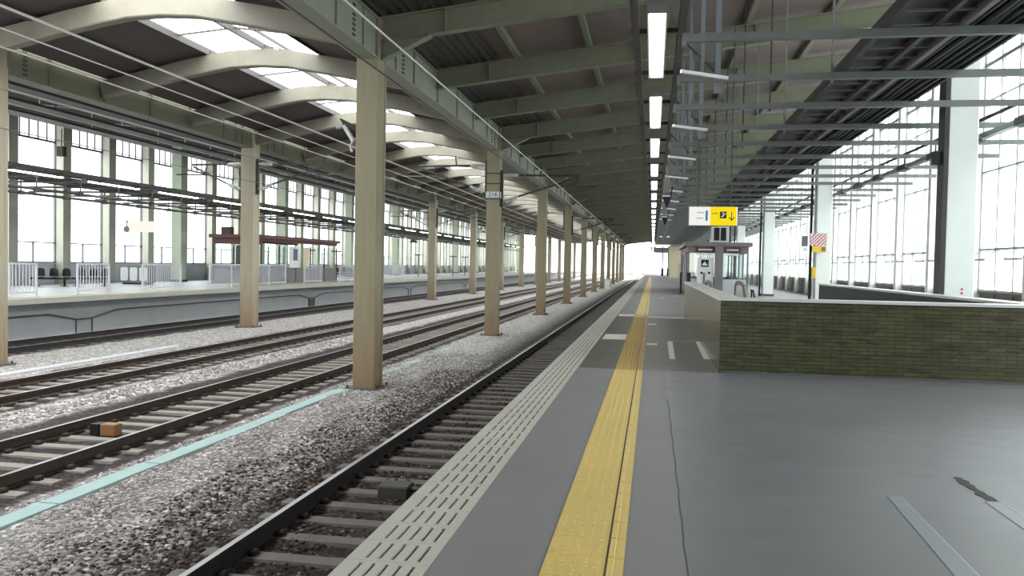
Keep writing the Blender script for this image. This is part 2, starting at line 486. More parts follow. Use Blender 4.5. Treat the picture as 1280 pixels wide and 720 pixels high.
tag(d.build('ceiling', M['deckdark']), 'dark roof deck above the middle tracks, either side of the skylight', 'roof', kind='structure')

# window walls
def wall_posts(x, side, y_first, n, mat, ztop):
    for i in range(n):
        y = y_first + 3.7375*i
        wy = .14 if side > 0 else .3
        b = MB().box(x-.28 if side > 0 else x-.12, x+.12 if side > 0 else x+.5, y-wy, y+wy, 0, ztop)
        b.box(x-.3 if side > 0 else x-.14, x+.14 if side > 0 else x+.54, y-wy-.03, y+wy+.03, 0, .06)
        o = b.build('wall_post', mat)
        tag(o, 'beige steel post of the %s window wall' % ('right' if side > 0 else 'left'), 'wall post', 'posts of the %s window wall' % ('right' if side > 0 else 'left'), 'structure')

sp = MB().box(XW, XW+.14, YB, YEND, 0, .95)
for i in range(150):
    y = 15 + i*1.2458
    sp.box(XW-.03, XW, y-.03, y+.03, .12, .93)
sp.box(XW-.05, XW, YB, YEND, .9, .98); sp.box(XW-.05, XW, YB, YEND, .06, .12)
tag(sp.build('wall_right', M['panel']), 'low grey brown panel wall under the right windows', 'wall', kind='structure')
sp2 = MB().box(XW, XW+.14, YB, -1, .95, zr(XW)+.75)  # unseen, added to cut the light on the column fronts
tag(sp2.build('wall_right_light_block', M['sill']), 'added light blocking wall behind the viewer on the right', 'wall', kind='structure')
sk = MB().box(XW-.04, XW+.02, YB, YEND, 0, .055)
tag(sk.build('baseboard_right', M['sill']), 'pale skirting under the right panel wall', 'skirting', kind='structure')
sp2 = MB().box(XL, XL+.14, YB, 8, -.2, zl(XL)+.75)  # unseen counterpart on the left, added to block light from behind
tag(sp2.build('wall_left_light_block', M['sill']), 'added light blocking wall behind the viewer on the left', 'wall', kind='structure')
sp = MB().box(XL-.14, XL, 8, YEND, 0, 1.12)
sp.box(XL, XL+.05, 8, YEND, 1.06, 1.14)
tag(sp.build('wall_left', M['sill']), 'low pale panel wall under the far platform windows', 'wall', kind='structure')
YR1, NRW = 22.4-6*3.7375, 51
YL1, NLW = 31.8-2*3.7375, 45
wall_posts(XW, 1, YR1, NRW, M['postright'], zr(XW)+.7)
wall_posts(XL, -1, YL1, NLW, M['post'], zl(XL)+.7)

wn = [0]
def window_bay(x, side, y0, y1, mat, dark, top, first=None):
    wn[0] += 1
    if first is not None:
        o = first.copy(); COL.objects.link(o); o.name = 'window_%d' % wn[0]
        o.location = (x, (y0+y1)/2, 0); ORIGIN[o.name] = tuple(o.location)
        for ch in first.children:
            c = ch.copy(); COL.objects.link(c); c.parent = o
        return o
    b = MB(); zb = .98 if side > 0 else 1.14
    n = 3 if side > 0 else 2
    for i in range(n+1):
        y = y0 + (y1-y0)*i/n
        w = .028 if 0 < i < n else .035
        b.box(x-.05, x+.05, y-w, y+w, zb, top if side > 0 or i in (0, n) else 2.2)
    for z, w in ((zb+.03, .03), (2.2, .03), (4.45, .02 if side > 0 else .001), (7.55, .05), (top-.03, .03)):
        if w > .01: b.box(x-.05, x+.05, y0, y1, z-w, z+w)
    if side > 0:
        # small top-hung vents pushed open, with their stays
        for i in range(n):
            ya, yb = y0+(y1-y0)*i/n+.06, y0+(y1-y0)*(i+1)/n-.06
            if i != 1:
                b.bar((x-.04, ya, 2.17), (x-.3, ya, 1.9), .03, .03); b.bar((x-.04, yb, 2.17), (x-.3, yb, 1.9), .03, .03)
                b.bar((x-.3, ya, 1.9), (x-.3, yb, 1.9), .03, .05)
        for z in (5.5, 6.5): b.box(x-.04, x+.04, y0, y1, z-.018, z+.018)
    else:
        for i in range(1, 5):
            y = y0+(y1-y0)*i/5
            b.box(x-.04, x+.04, y-.03, y+.03, 7.55, top)
    o = b.build('window_%d' % wn[0], mat, origin=(x, (y0+y1)/2, 0))
    tag(o, 'tall window bay of the %s glass wall' % ('right' if side > 0 else 'left'), 'window', 'bays of the %s glass wall' % ('right' if side > 0 else 'left'), 'structure')
    p = MB().box(x-.006, x+.006, y0+.03, y1-.03, zb, 7.55 if side < 0 else top)
    p.build('pane', M['glass'], o)
    if side < 0:
        MB().box(x-.006, x+.006, y0+.03, y1-.03, 7.55, top).build('frosted_pane', M['frost'], o)
    return o
f0 = None
for i in range(NRW-1):
    w = window_bay(XW, 1, YR1+3.7375*i+.14, YR1+3.7375*(i+1)-.14, M['frame'], 0, zr(XW)+.7, f0); f0 = f0 or w
f0 = None
for i in range(NLW-1):
    w = window_bay(XL, -1, YL1+3.7375*i+.3, YL1+3.7375*(i+1)-.3, M['framedark'], 1, zl(XL)+.7, f0); f0 = f0 or w

# ================================================================== ROOF STEEL
# rafters over the near platform
def i_prof(w, h, tf, tw):
    w /= 2; tw /= 2
    return [(-w, 0), (w, 0), (w, tf), (tw, tf), (tw, h-tf), (w, h-tf), (w, h), (-w, h), (-w, h-tf), (-tw, h-tf), (-tw, tf), (-w, tf)]
def rafter(k, main, proto):
    y = ykr(k)
    lab = 'olive grey roof rafter above the near platform, %s from the camera%s' % (nth(k+1), ', landing on a column' if main else '')
    if proto is not None:
        return copy_tree(proto, (0, (k-proto['k'])*RS, 0), lab)
    x0, x1 = (XA1+.01, XW)
    b = MB().sweep(i_prof(.24, .56, .035, .03), (x0, y, zr(x0)), (x1, y, zr(x1)))
    o = b.build('roof_rafter', M['rib']); tag(o, lab, 'roof beam', 'rafters above the near platform')
    for xx in (-4.75, -.6, 2.6, 6.3):
        MB().box(xx-.012, xx+.012, y-.11, y+.11, zr(xx)+.036, zr(xx)+.52).build('stiffener', M['rib'], o)
    if main:
        xa, xb = XA1+.012, XA1+1.15
        hz = lambda x: zr(x)
        hb = MB().prism([(xa, 6.16), (xa, hz(xa)+.02), (xb, hz(xb)+.0)], 'y', y-.025, y+.025)
        hb.sweep([(-.12, -.03), (.12, -.03), (.12, 0), (-.12, 0)], (xa, y, 6.17), (xb, y, hz(xb)-.005))
        hb.build('haunch', M['girder'], o)
    return o
pm = pp = None
for k in range(NR):
    main = k % 3 == 0
    r = rafter(k, main, pm if main else pp)
    if main and pm is None: pm = r; r['k'] = k
    if not main and pp is None: pp = r; r['k'] = k
del pm['k'], pp['k']
for o in bpy.data.objects:
    if 'k' in o: del o['k']

# arched rafters over the middle tracks
proto = None
for k in range(NR):
    lab = 'cream arched rafter under the middle skylight, %s from the camera' % nth(k+1)
    if proto is None:
        xsA = [XA0-.04, -7.6, -9.3, -10.2, -10.9, -11.82, -12.7, -13.4, -14.3, -16., XB1+.04]
        b = MB().path([(-.13, 0), (-.15, .03), (-.15, .5), (.15, .5), (.15, .03), (.13, 0)][::-1], [(x, ykr(0), zarch(x)) for x in xsA])
        proto = b.build('arch_rafter', M['arch']); tag(proto, lab, 'roof beam', 'arched rafters over the middle tracks')
    else:
        copy_tree(proto, (0, k*RS, 0), lab)

# rafters over the far platform
proto = None
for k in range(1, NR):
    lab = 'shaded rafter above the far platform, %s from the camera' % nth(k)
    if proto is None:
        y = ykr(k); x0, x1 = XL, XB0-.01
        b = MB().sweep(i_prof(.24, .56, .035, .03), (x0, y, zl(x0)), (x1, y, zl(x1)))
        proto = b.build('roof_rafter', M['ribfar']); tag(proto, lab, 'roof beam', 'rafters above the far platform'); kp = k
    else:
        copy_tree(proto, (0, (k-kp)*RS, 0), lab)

o = MB().box(XL+.45, XL+.75, 20, YEND, zl(XL)-.12, zl(XL)-.01).box(XL+.47, XL+.5, 20, YEND, zl(XL)-.3, zl(XL)-.12).build('eave_beam', M['ribfar'])
tag(o, 'dark eave beam along the top of the far windows', 'beam')
# purlins
for i, x in enumerate((-3.95, -1.9, .2, 2.4, 4.6, 6.9)):
    b = MB().sweep([(-.07, 0), (.07, 0), (.07, .17), (-.07, .17)], (x, YB, zr(x)+.565), (x, YEND-.3, zr(x)+.565))
    tag(b.build('roof_purlin', M['rib']), 'grey purlin under the near roof deck, %s from the girder' % nth(i+1), 'purlin', 'purlins of the near roof')
for i, x in enumerate((-15.3, -8.2)):
    b = MB().sweep([(-.06, 0), (.06, 0), (.06, .14), (-.06, .14)], (x, YB, zarch(x)+.475), (x, YEND-.3, zarch(x)+.475))
    tag(b.build('roof_purlin', M['gutter']), 'dark purlin over the middle tracks on the %s of the skylight' % ('far side' if i == 0 else 'near side'), 'purlin')
for i, x in enumerate((-19.5, -21.6, -23.7, -26., -28.6)):
    b = MB().sweep([(-.07, 0), (.07, 0), (.07, .17), (-.07, .17)], (x, 20, zl(x)+.565), (x, YEND-.3, zl(x)+.565))
    tag(b.build('roof_purlin', M['ribfar']), 'purlin under the far roof deck, %s from the girder' % nth(i+1), 'purlin', 'purlins of the far roof')

# gutter: dark corrugated trough along the girder
b = MB(); pr = []
gx0, gx1 = -6.4, -4.55
for i in range(17):
    x = gx0 + (gx1-gx0)*i/16; pr.append((x, zr(x)+.575 + (.05 if i % 2 else 0)))
b.prism(pr + [(x, z+.02) for x, z in reversed(pr)], 'y', YB, YEND-.2)
tag(b.build('roof_gutter', M['gutter']), 'dark corrugated gutter strip between the girder and the near roof deck', 'gutter')

# skylights, one per bay
proto = None
for k in range(NR-1):
    lab = 'milky skylight bay over the middle tracks, %s from the camera' % nth(k+1)
    if proto is not None:
        copy_tree(proto, (0, k*RS, 0), lab); continue
    y0, y1 = ykr(0)+.02, ykr(1)-.02
    b = MB()
    for x, w, h, zg in ((S0, .05, .2, .64), (XM, .07, .18, .62), (XM+.6, .035, .1, .64), (S1, .05, .2, .64)):
        b.bar((x, y0, zarch(x)+zg), (x, y1, zarch(x)+zg), w, h)
    for t in (.32, .66):
        y = y0+(y1-y0)*t
        for xa, xb in ((S0, XM), (XM, S1)):
            b.bar((xa, y, zarch(xa)+.68), (xb, y, zarch(xb)+.68), .035, .05)
    b.bar((XM, y0, zarch(XM)+.64), (S1, y0+1.2, zarch(S1)+.66), .02, .03)
    proto = b.build('skylight', M['darksteel'])
    tag(proto, lab, 'skylight', 'skylight bays over the middle tracks', 'structure')
    for xa, xb in ((S0, XM), (XM, S1)):
        MB().prism([(xa, zarch(xa)+.71), (xb, zarch(xb)+.71), (xb, zarch(xb)+.72), (xa, zarch(xa)+.72)], 'y', y0, y1).build('pane', M['sky_glass'], proto)

# girders between columns
def girders(x0, x1, zb, zt, kmin, label, face):
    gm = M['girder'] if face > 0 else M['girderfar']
    proto = None
    for k in range(kmin, 11):
        lab = label % nth(k-kmin+1)
        if proto is not None:
            copy_tree(proto, (0, (k-kmin)*STEP, 0), lab); continue
        ya, yb = Y0+STEP*k+.56, Y0+STEP*(k+1)-.01
        b = MB().box(x0+.05, x1-.05, ya, yb, zb+.03, zt-.03).box(x0, x1, ya, yb, zb, zb+.035).box(x0, x1, ya, yb, zt-.035, zt)
        proto = b.build('girder', gm)
        tag(proto, lab, 'girder', 'girders along the ' + ('near' if face > 0 else 'far') + ' column row')
        for t in (.06, 1/6, 1/3, .5, 2/3, 5/6, .94):
            y = ya+(yb-ya)*t
            s = MB().box(x1-.05, x1-.005, y-.012, y+.012, zb+.035, zt-.035) if face > 0 else MB().box(x1-.05, x1-.005, y-.05, y+.05, zb+.035, zt-.035)
            s.build('stiffener', gm, proto)
        for t in (.1, .9):
            y = ya+(yb-ya)*t
            pl = MB()
            for q in range(7):
                z = zb+.14+q*(zt-zb-.3)/6
                pl.prism([(y+.03*math.cos(a*PI/3), z+.03*math.sin(a*PI/3)) for a in range(6)], 'x', x1-.05, x1-.03)
                pl.prism([(y+.1+.03*math.cos(a*PI/3), z+.03*math.sin(a*PI/3)) for a in range(6)], 'x', x1-.05, x1-.03)
            pl.build('bolt_group', M['gutter'], proto)
girders(XA0+.02, XA1-.02, 6.15, 7.08, -1, 'pale grey girder above the near column row, %s span from the camera', 1)
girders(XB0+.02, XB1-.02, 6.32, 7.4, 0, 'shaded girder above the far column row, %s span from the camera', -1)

# ================================================================== COLUMNS
def columns(x0, x1, zt, kmin, kmax, mat, label, group):
    proto = None
    for k in range(kmin, kmax):
        lab = label % nth(k-kmin+1)
        if proto is not None:
            copy_tree(proto, (0, (k-kmin)*STEP, 0), lab); continue
        y = Y0+STEP*k
        proto = thing('column', ((x0+x1)/2, y+.275, -1.5), lab, 'column', group)
        MB().cbox(x0, x1, y, y+.55, -1.5, zt, .012).build('shaft', mat, proto)
        MB().box(x0-.16, x1+.16, y-.14, y+.69, -1.5, -1.4).build('base_plate', M['concretedark'], proto)
        for sx in (x0-.09, x1+.09):
            for sy in (y-.07, y+.62):
                MB().tube((sx, sy, -1.4), (sx, sy, -1.34), .028, 6).build('anchor_bolt', M['rail'], proto)
        MB().box(x1-.004, x1+.012, y+.46, y+.56, -1.4, zt-.9).build('edge_strip', mat, proto)
    return proto
columns(XA0, XA1, 7.08, 0, 12, M['col'], 'square beige steel column on gravel beside the platform track, %s from the camera', 'columns beside the platform track')
pB = columns(XB0, XB1, 7.4, 0, 12, M['colB'], 'square cream column beyond the middle tracks, %s from the camera', 'columns beyond the middle tracks')
pB.location.y += .8

cw = None
for k in range(0, 12):
    lab = 'white roof column on the near platform behind the stair wall, %s from the camera' % nth(k+1)
    y = Y0+STEP*k
    if k == 1 or k == 0:
        cx = 6.14 if k == 0 else 6.42
        cw = thing('column', (cx, y+.3, 0), lab, 'column', 'white columns on the near platform')
        MB().cbox(cx-.28, cx+.28, y, y+.6, 0, zr(cx)-.01, .015).build('shaft', M['colwhite'], cw)
        MB().box(cx-.33, cx+.33, y-.05, y+.65, 0, .12).build('base', M['concretedark'], cw)
        if k == 0:
            MB().box(cx-.37, cx-.285, y-.03, y+.35, 0, 7.2).build('dark_side_channel', M['darksteel'], cw)
            MB().box(cx-.52, cx-.372, y+.05, y+.25, 3.72, 3.98).build('junction_box', M['black'], cw)
        else:
            MB().tube((cx-.45, y+.1, 0), (cx-.45, y+.1, 6.8), .05).build('downpipe', M['black'], cw)
            MB().tube((cx-.3, y-.06, 0), (cx-.3, y-.06, 6.6), .045).build('downpipe', M['steel'], cw)
    else:
        copy_tree(cw, (0, (k-1)*STEP, 0), lab)
cg = None
for k in range(2, 12):
    lab = 'pale green roof column on the far platform, %s from the camera' % nth(k-1)
    y = Y0+STEP*k
    if cg is None:
        cx = -30.05
        cg = thing('column', (cx, y+.3, 0), lab, 'column', 'columns on the far platform')
        MB().cbox(cx-.34, cx+.34, y, y+.6, 0, zl(cx)-.01, .015).build('shaft', M['colgreen'], cg)
        MB().box(cx-.4, cx+.4, y-.05, y+.65, 0, .14).build('base', M['concretedark'], cg)
    else:
        copy_tree(cg, (0, (k-2)*STEP, 0), lab)

# text helper
def text_mesh(s, size, name, mat, parent, loc, rot, depth=.004, align='CENTER'):
    cu = bpy.data.curves.new(name, 'FONT'); cu.body = s; cu.size = size; cu.extrude = depth; cu.align_x = align; cu.align_y = 'CENTER'
    tmp = bpy.data.objects.new(name+'_tmp', cu); COL.objects.link(tmp)
    bpy.context.view_layer.update()
    me = bpy.data.meshes.new_from_object(tmp.evaluated_get(bpy.context.evaluated_depsgraph_get()))
    bpy.data.objects.remove(tmp); bpy.data.curves.remove(cu)
    me.materials.clear(); me.materials.append(mat)
    o = bpy.data.objects.new(name, me); COL.objects.link(o); o.parent = parent
    o.location = Vector(loc)-Vector(wloc(parent)); o.rotation_euler = rot
    ORIGIN[o.name] = tuple(loc)
    return o

# number plate round the second column
yA2 = Y0+STEP
np_ = thing('number_plate', (-6.52, yA2, 4.2), 'white band with the number 214 around the second column', 'number plate')
pb = MB().box(XA0-.05, XA1+.05, yA2-.05, yA2-.012, 4.22, 4.47).box(XA0-.05, XA0-.012, yA2-.05, yA2+.5, 4.22, 4.47).box(XA1+.014, XA1+.05, yA2-.05, yA2+.5, 4.22, 4.47)
pb.build('plate', M['white'], np_)
MB().box(XA0-.07, XA1+.07, yA2-.07, yA2-.012, 4.17, 4.2).build('strap', M['darksteel'], np_)
text_mesh('214', .24, 'digits', M['darksteel'], np_, (-6.52, yA2-.052, 4.345), (PI/2, 0, 0))
for z in (4.78, 5.2):
    o = MB().box(XA0-.03, XA1+.03, yA2-.03, yA2-.006, z, z+.045).box(XA1+.012, XA1+.03, yA2-.03, yA2+.58, z, z+.045).build('steel_strap', M['darksteel'])
    tag(o, 'dark steel strap round the second column, %s' % ('just above its number plate' if z < 5 else 'the upper of two'), 'strap')

# ================================================================== TRACKS
RP = [(-.0725, 0), (.0725, 0), (.0725, .012), (.012, .032), (.009, .12), (.0325, .132), (.0325, .174), (-.0325, .174), (-.0325, .132), (-.009, .12), (-.012, .032), (-.0725, .012)]
def track(xc, y0, label, rmat, smat, n_single, y_s0, clips):
    t = thing('railway_track', (xc, y0, -1.5), label, 'railway track')
    for s in (-1, 1):
        mis = [0]*len(RP); mis[6] = 1
        MB().sweep(RP, (xc+s*.75, y0, -1.424), (xc+s*.75, 330, -1.424), mis=mis).build('rail', [rmat, M['railtop']], t)
    prof = [(-.13, 0), (.13, 0), (.1, .12), (-.1, .12)]
    ps = pc = None
    for i in range(n_single):
        y = y_s0 + .6*i
        if ps is None:
            ps = MB().sweep(prof, (xc-1.15, y, -1.545), (xc+1.15, y, -1.545)).build('sleeper', smat, t)
            src = ps
        else:
            src = ps.copy(); COL.objects.link(src); src.parent = t
            src.location = (0, .6*i, 0); ORIGIN[src.name] = ORIGIN[ps.name]
        if i < clips:
            for s in (-1, 1):
                for q in (-1, 1):
                    if pc is None:
                        x = xc+s*.75+q*.115
                        pc = MB().cbox(x-.05, x+.05, y-.06, y+.06, -1.426, -1.37, .02).build('rail_clip', M['clip'], src)
                        pc0 = (x, y)
                    else:
                        c = pc.copy(); COL.objects.link(c); c.parent = src
                        c.location = (xc+s*.75+q*.115-pc0[0], 0, 0)
    b = MB()
    y = y_s0 + .6*n_single
    while y < 300:
        b.sweep(prof, (xc-1.15, y, -1.545), (xc+1.15, y, -1.545)); y += .6
    tag(b.build('distant_sleeper', smat, t), kind='stuff')
    return t
track(-3.22, 2., 'dark railway track running along the platform edge', M['raildark'], M['sleeperdark'], 90, 3.9, 45)
track(-8.72, 3., 'brown railway track just beyond the near column row', M['rail'], M['sleeper'], 90, 7.6, 40)
track(-13.2, 5., 'brown railway track just before the far column row', M['rail'], M['sleeper'], 90, 12.5, 40)
track(-19.56, 8., 'shaded railway track along the far platform face', M['raildark'], M['sleeperdark'], 70, 20., 0)

# cable troughs, boxes on the ballast
b = MB()
for i in range(26):
    y = 2.5+i*1.0; k = random.uniform(-.03, .03)
    b.box(-7.08+k, -6.8+k, y, y+.985, -1.5, -1.404-max(0, y-14)*.003+random.uniform(-.004, .004))
tag(b.build('cable_trough', M['cyan']), 'pale cyan cable trough lid half sunk in gravel beside the near column row', 'cable trough')
b = MB()
for i in range(16):
    y = 9+i*1.0
    b.box(-15.8, -15.5, y, y+.985, -1.5, -1.41)
tag(b.build('cable_trough', M['sill']), 'pale cable trough along the gravel before the far column row', 'cable trough')
t = thing('trackside_box', (-8.75, 12.1, -1.43), 'small orange box between the rails of the second track', 'equipment box')
MB().cbox(-8.9, -8.62, 12.0, 12.2, -1.43, -1.24, .015).build('body', M['orange'], t)
MB().box(-9.06, -8.901, 11.98, 12.2, -1.43, -1.24).build('dark_face', M['black'], t)
t = thing('trackside_box', (-2.75, 9.5, -1.43), 'dark cable box between the rails beside the platform', 'equipment box')
MB().cbox(-3.35, -2.95, 9.75, 10.05, -1.5, -1.3, .02).build('body', M['darksteel'], t)
MB().tubepath([(-3.0, 9.9, -1.36), (-2.7, 9.8, -1.33), (-2.5, 9.75, -1.42)], .03).build('cable', M['black'], t)
t = thing('relay_cabinet', (-5.6, 104, -1.45), 'small white cabinet on the gravel by the distant columns', 'cabinet')
MB().cbox(-5.95, -5.35, 103.7, 104.2, -1.45, -.1, .02).build('body', M['white'], t)
MB().box(-6.0, -5.3, 103.65, 104.25, -.1, -.04).build('lid', M['steel'], t)

# ================================================================== PLATFORM DETAILS
# edge tiles with slots
b = MB()
for i in range(150):
    y = 1.2 + i*.3
    b.box(-1.5, -1.06, y, y+.035, -.15, .004); b.box(-1.5, -1.06, y+.265, y+.297, -.15, .004)
    b.box(-1.5, -1.415, y+.035, y+.265, -.15, .004)
    for q in range(5):
        x = -1.395+q*.0685
        b.box(x, x+.0485, y+.035, y+.265, -.15, .004)
    b.box(-1.0725, -1.06, y+.035, y+.265, -.15, .004)
yq = 1.2+150*.3
b.box(-1.5, -1.06, yq, 260, -.15, .004); b.box(-1.5, -1.06, YB, 1.19, -.15, .004)
o = b.build('platform_edge_paving', M['edge'])
tag(o, 'pale slotted edge tiles along the near platform rim', 'edge paving', kind='thing')
MB().box(-1.49, -1.065, YB, yq, -.145, -.012).build('slot_bed', M['slot'], o)

# yellow tactile strip
def tactile(x0, y0, y1, mat, label, dots):
    n = int(round((y1-y0)/.3))
    t = thing('tactile_paving', (x0+.2, (y0+y1)/2, 0), label, 'tactile paving')
    b = MB()
    for i in range(n):
        y = y0+i*.3
        b.box(x0, x0+.4, y, y+.296, 0, .006)
    b.build('tile', mat, t)
    d = MB(); hexa = [(math.cos(a*PI/3), math.sin(a*PI/3)) for a in range(6)]
    ln = MB()
    for i in range(n):
        yb = y0+i*.3
        for r in range(5):
            for c in range(5):
                cx, cy = x0+.032+c*.058, yb+.03+r*.059
                if dots:
                    vs = [(cx+.013*a, cy+.013*q, .006) for a, q in hexa] + [(cx+.008*a, cy+.008*q, .011) for a, q in hexa]
                    d.add(vs, [(6,7,8,9,10,11)] + [(j, (j+1) % 6, 6+(j+1) % 6, 6+j) for j in range(6)])
        ln.prism([(x0+.318, .006), (x0+.352, .006), (x0+.347, .012), (x0+.323, .012)], 'y', yb+.004, yb+.292)
    if dots: tag(d.build('raised_dot', mat, t), kind='stuff')
    ln.build('raised_bar', mat, t)
    MB().box(x0+.307, x0+.317, y0, y1, .001, .0072).build('bar_groove', M['slot'], t)
    return t
tactile(-.51, 1.2, 12.0, M['yellow'], 'clean yellow tactile strip nearest the camera', True)
tactile(-.51, 12.0, 24.6, M['yellowtone'], 'yellow tactile strip painted in a darker tone beside the brick stair wall', True)
tactile(-.51, 24.6, 126.6, M['yellow'], 'pale yellow tactile strip running on to the far end of the platform', False)

# far platform edge strip + yellow strip
o = MB().box(FE-.42, FE+.002, 8, 260, -.19, .006).build('platform_edge_paving', M['edge']); tag(o, 'pale edge paving along the far platform rim', 'edge paving')
o = MB().box(FE-1.38, FE-.98, 8, 200, 0, .006).build('tactile_paving', M['yellow']); tag(o, 'yellow tactile strip on the far platform', 'tactile paving')

# conduit dipping at the joints of the far platform face
b = MB()
zc = -.62; pts = []
xw = FE-.3+.025
y = 16.
for yd in (28.2, 49.5, 71., 93.):
    pts += [(xw, yd-1.9, zc), (xw, yd-.45, zc-.26), (xw, yd+.45, zc-.26), (xw, yd+1.9, zc)]
b.tubepath([(xw, 14, zc)] + pts + [(xw, 180, zc)], .032, 6)
for yd in (28.2, 49.5, 71., 93.):
    b.tube((xw, yd-.45, zc-.26), (xw, yd-.45, -1.4), .028, 6); b.tube((xw, yd+.45, zc-.26), (xw, yd+.45, -1.4), .028, 6)
tag(b.build('wall_conduit', M['gutter']), 'dark conduit on the far platform face dipping at each joint', 'conduit')
o = MB().box(FE-.3, FE-.26, 49.15, 49.85, -1.4, -.95).build('access_hatch', M['darksteel']); tag(o, 'dark hatch in the far platform face beside the second conduit dip', 'hatch')

# painted marks on the near platform
def mark(poly, label, mat='paintwhite', name='floor_marking', h=.004):
    o = MB().prism(poly, 'z', .0005, h).build(name, M[mat]); return tag(o, label, 'floor marking')
mark([(-1.0, 16.95), (-.53, 17.0), (-.53, 18.3), (-1.0, 18.2)], 'thick white floor tile mark left of the darkened yellow strip')
mark([(-1.0, 25.2), (-.53, 25.2), (-.53, 26.1), (-1.0, 26.1)], 'white floor line left of the yellow strip level with the wall end')
mark([(-.09, 24.65), (1.0, 24.65), (1.0, 25.35), (-.09, 25.35)], 'long white floor line from the yellow strip to the brick wall')
mark([(-.09, 21.6), (.13, 21.6), (.13, 22.1), (-.09, 22.1)], 'short white dash right of the yellow strip, the farther of two')
mark([(-.09, 16.0), (.12, 16.0), (.12, 16.4), (-.09, 16.4)], 'short white dash right of the yellow strip, the nearer of two')
mark([(.31, 13.7), (.4, 13.7), (.43, 16.95), (.33, 16.95)], 'left white side line of the boarding box by the stair wall')
mark([(.87, 13.85), (.97, 13.85), (.99, 17.1), (.9, 17.1)], 'right white side line of the boarding box along the stair wall')
mark([(.42, 16.9), (.91, 17.02), (.91, 17.14), (.42, 17.0)], 'thin pale end line of the boarding box by the stair wall', 'tape')
for i, (x, y) in enumerate(((.35, 41.), (1.15, 44.))):
    mark([(x, y), (x+.25, y), (x+.25, y+.6), (x, y+.6)], 'small white floor dash before the grey waiting room, %s' % ('left one' if i == 0 else 'right one'))
tp = mark([(1.5, 4.0), (1.63, 4.0), (1.675, 5.8), (1.59, 5.8)], 'long strip of shiny grey tape on the open floor', 'tape', 'floor_tape')
MB().prism([(1.622, 4.0), (1.632, 4.0), (1.677, 5.8), (1.669, 5.8)], 'z', .004, .0055).build('curled_edge', M['tapeedge'], tp)
tp = mark([(2.2, 4.6), (2.32, 4.6), (2.31, 5.82), (2.2, 5.82)], 'short strip of shiny grey tape below the tar streak', 'tape', 'floor_tape')
MB().prism([(2.311, 4.6), (2.322, 4.6), (2.312, 5.82), (2.302, 5.82)], 'z', .004, .0055).build('curled_edge', M['tapeedge'], tp)
rr = random.Random(5); L_ = []; R_ = []
for i in range(12):
    y = 5.82+i*.058
    L_.append((2.22+rr.uniform(-.018, .012), y)); R_.append((2.285+rr.uniform(-.018, .012), y))
mark(L_ + R_[::-1], 'ragged black tar streak where floor tape was torn off', 'scuff', 'tar_streak')
pts = [(.205+.003*math.sin(i*1.3)+.002*math.sin(i*3.1), 1.6+i*.16) for i in range(50)]
o = MB().prism([(x-.004, y) for x, y in pts] + [(x+.004, y) for x, y in reversed(pts)], 'z', .0003, .0015).build('floor_crack', M['crack'])
tag(o, 'thin dark joint crack in the floor right of the yellow strip', 'crack')

# ================================================================== STAIR WELL
t = thing('stair_parapet', (3.2, 19, 0), 'low olive brick wall with a pale coping around the stair well', 'low wall')
w = MB().box(.98, 5.52, 12.12, 12.4, 0, 1.05).box(.98, 1.26, 12.4, 25.4, 0, 1.05).box(5.22, 5.52, 12.4, 27.2, 0, 1.05)
w.build('brick_wall', M['brick'], t)
c = MB().cbox(.95, 5.55, 12.09, 12.43, 1.05, 1.09, .008).cbox(.95, 1.29, 12.43, 25.43, 1.05, 1.09, .008).cbox(5.19, 5.55, 12.43, 27.23, 1.05, 1.09, .008)
c.build('coping', M['coping'], t)
MB().box(5.195, 5.219, 12.5, 27.1, .05, 1.04).build('dark_inner_panel', M['tray'], t)
MB().box(1.0, 5.5, 12.1, 12.118, 0, .03).build('base_seal', M['concretedark'], t)
sh = MB().box(WX0-.15, WX0, WY0, WY1, -5, -.35).box(WX1, WX1+.15, WY0, WY1, -5, -.35).box(WX0-.15, WX1+.15, WY0-.15, WY0, -5, -.35).box(WX0-.15, WX1+.15, WY1, WY1+.15, -5, -.35).box(WX0-.15, WX1+.15, WY0-.15, WY1+.15, -5.1, -5)
tag(sh.build('wall_stairwell', M['concretedark']), 'dark shaft walls of the stair well', 'wall', kind='structure')

# escalator with looped newels at the head of the well
es = thing('escalator', (2.1, 25.5, 0), 'escalator with grey looped handrail ends behind the brick wall', 'escalator')
for x in (1.7, 2.62):
    loop = []
    for i in range(13):
        a = -PI/2 + PI*i/12
        loop.append((x, 26.4+.36*math.cos(a), .72+.36*math.sin(a)))
    hp = [(x, 18.9, -2.9), (x, 24.7, .36)] + [(x, 25.3, .36)] + loop + [(x, 25.3, 1.08), (x, 24.5, 1.02), (x, 17.8, -2.9)]
    MB().tubepath(hp, .06, 8, up=(1, 0, 0)).build('handrail', M['kgrey'], es)
    MB().prism([(18.6, -3.2), (18.0, -2.9), (24.5, .96), (25.3, 1.0), (26.4, 1.0), (26.66, .72), (26.4, .42), (25.6, 0.0), (24.8, 0.)], 'x', x-.02, x+.02).build('balustrade', M['coping'], es)
MB().box(1.75, 2.57, 25.2, 26.0, -.1, .02).build('comb_plate', M['steel'], es)
for i in range(14):
    y = 25.2-.4*i
    MB().box(1.76, 2.56, y-.4, y, -.21*i-.45, -.21*i-.1).build('step', M['darksteel'], es)
st = thing('staircase', (4.1, 25.5, 0), 'concrete staircase going down beside the escalator', 'staircase')
for i in range(22):
    y = 26.-.3*i
    MB().box(3.1, 5.18, y-.3, y, -.16*(i+1)-.3, -.16*(i+1)+.0).build('step', M['concrete'], st)
MB().tubepath([(3.05, 26.4, .85), (3.05, 25.9, .85), (3.05, 20, -2.3)], .03, 8, up=(1, 0, 0)).build('handrail', M['black'], st)
MB().tube((3.05, 26.3, 0), (3.05, 26.3, .85), .025).build('handrail_post', M['black'], st)

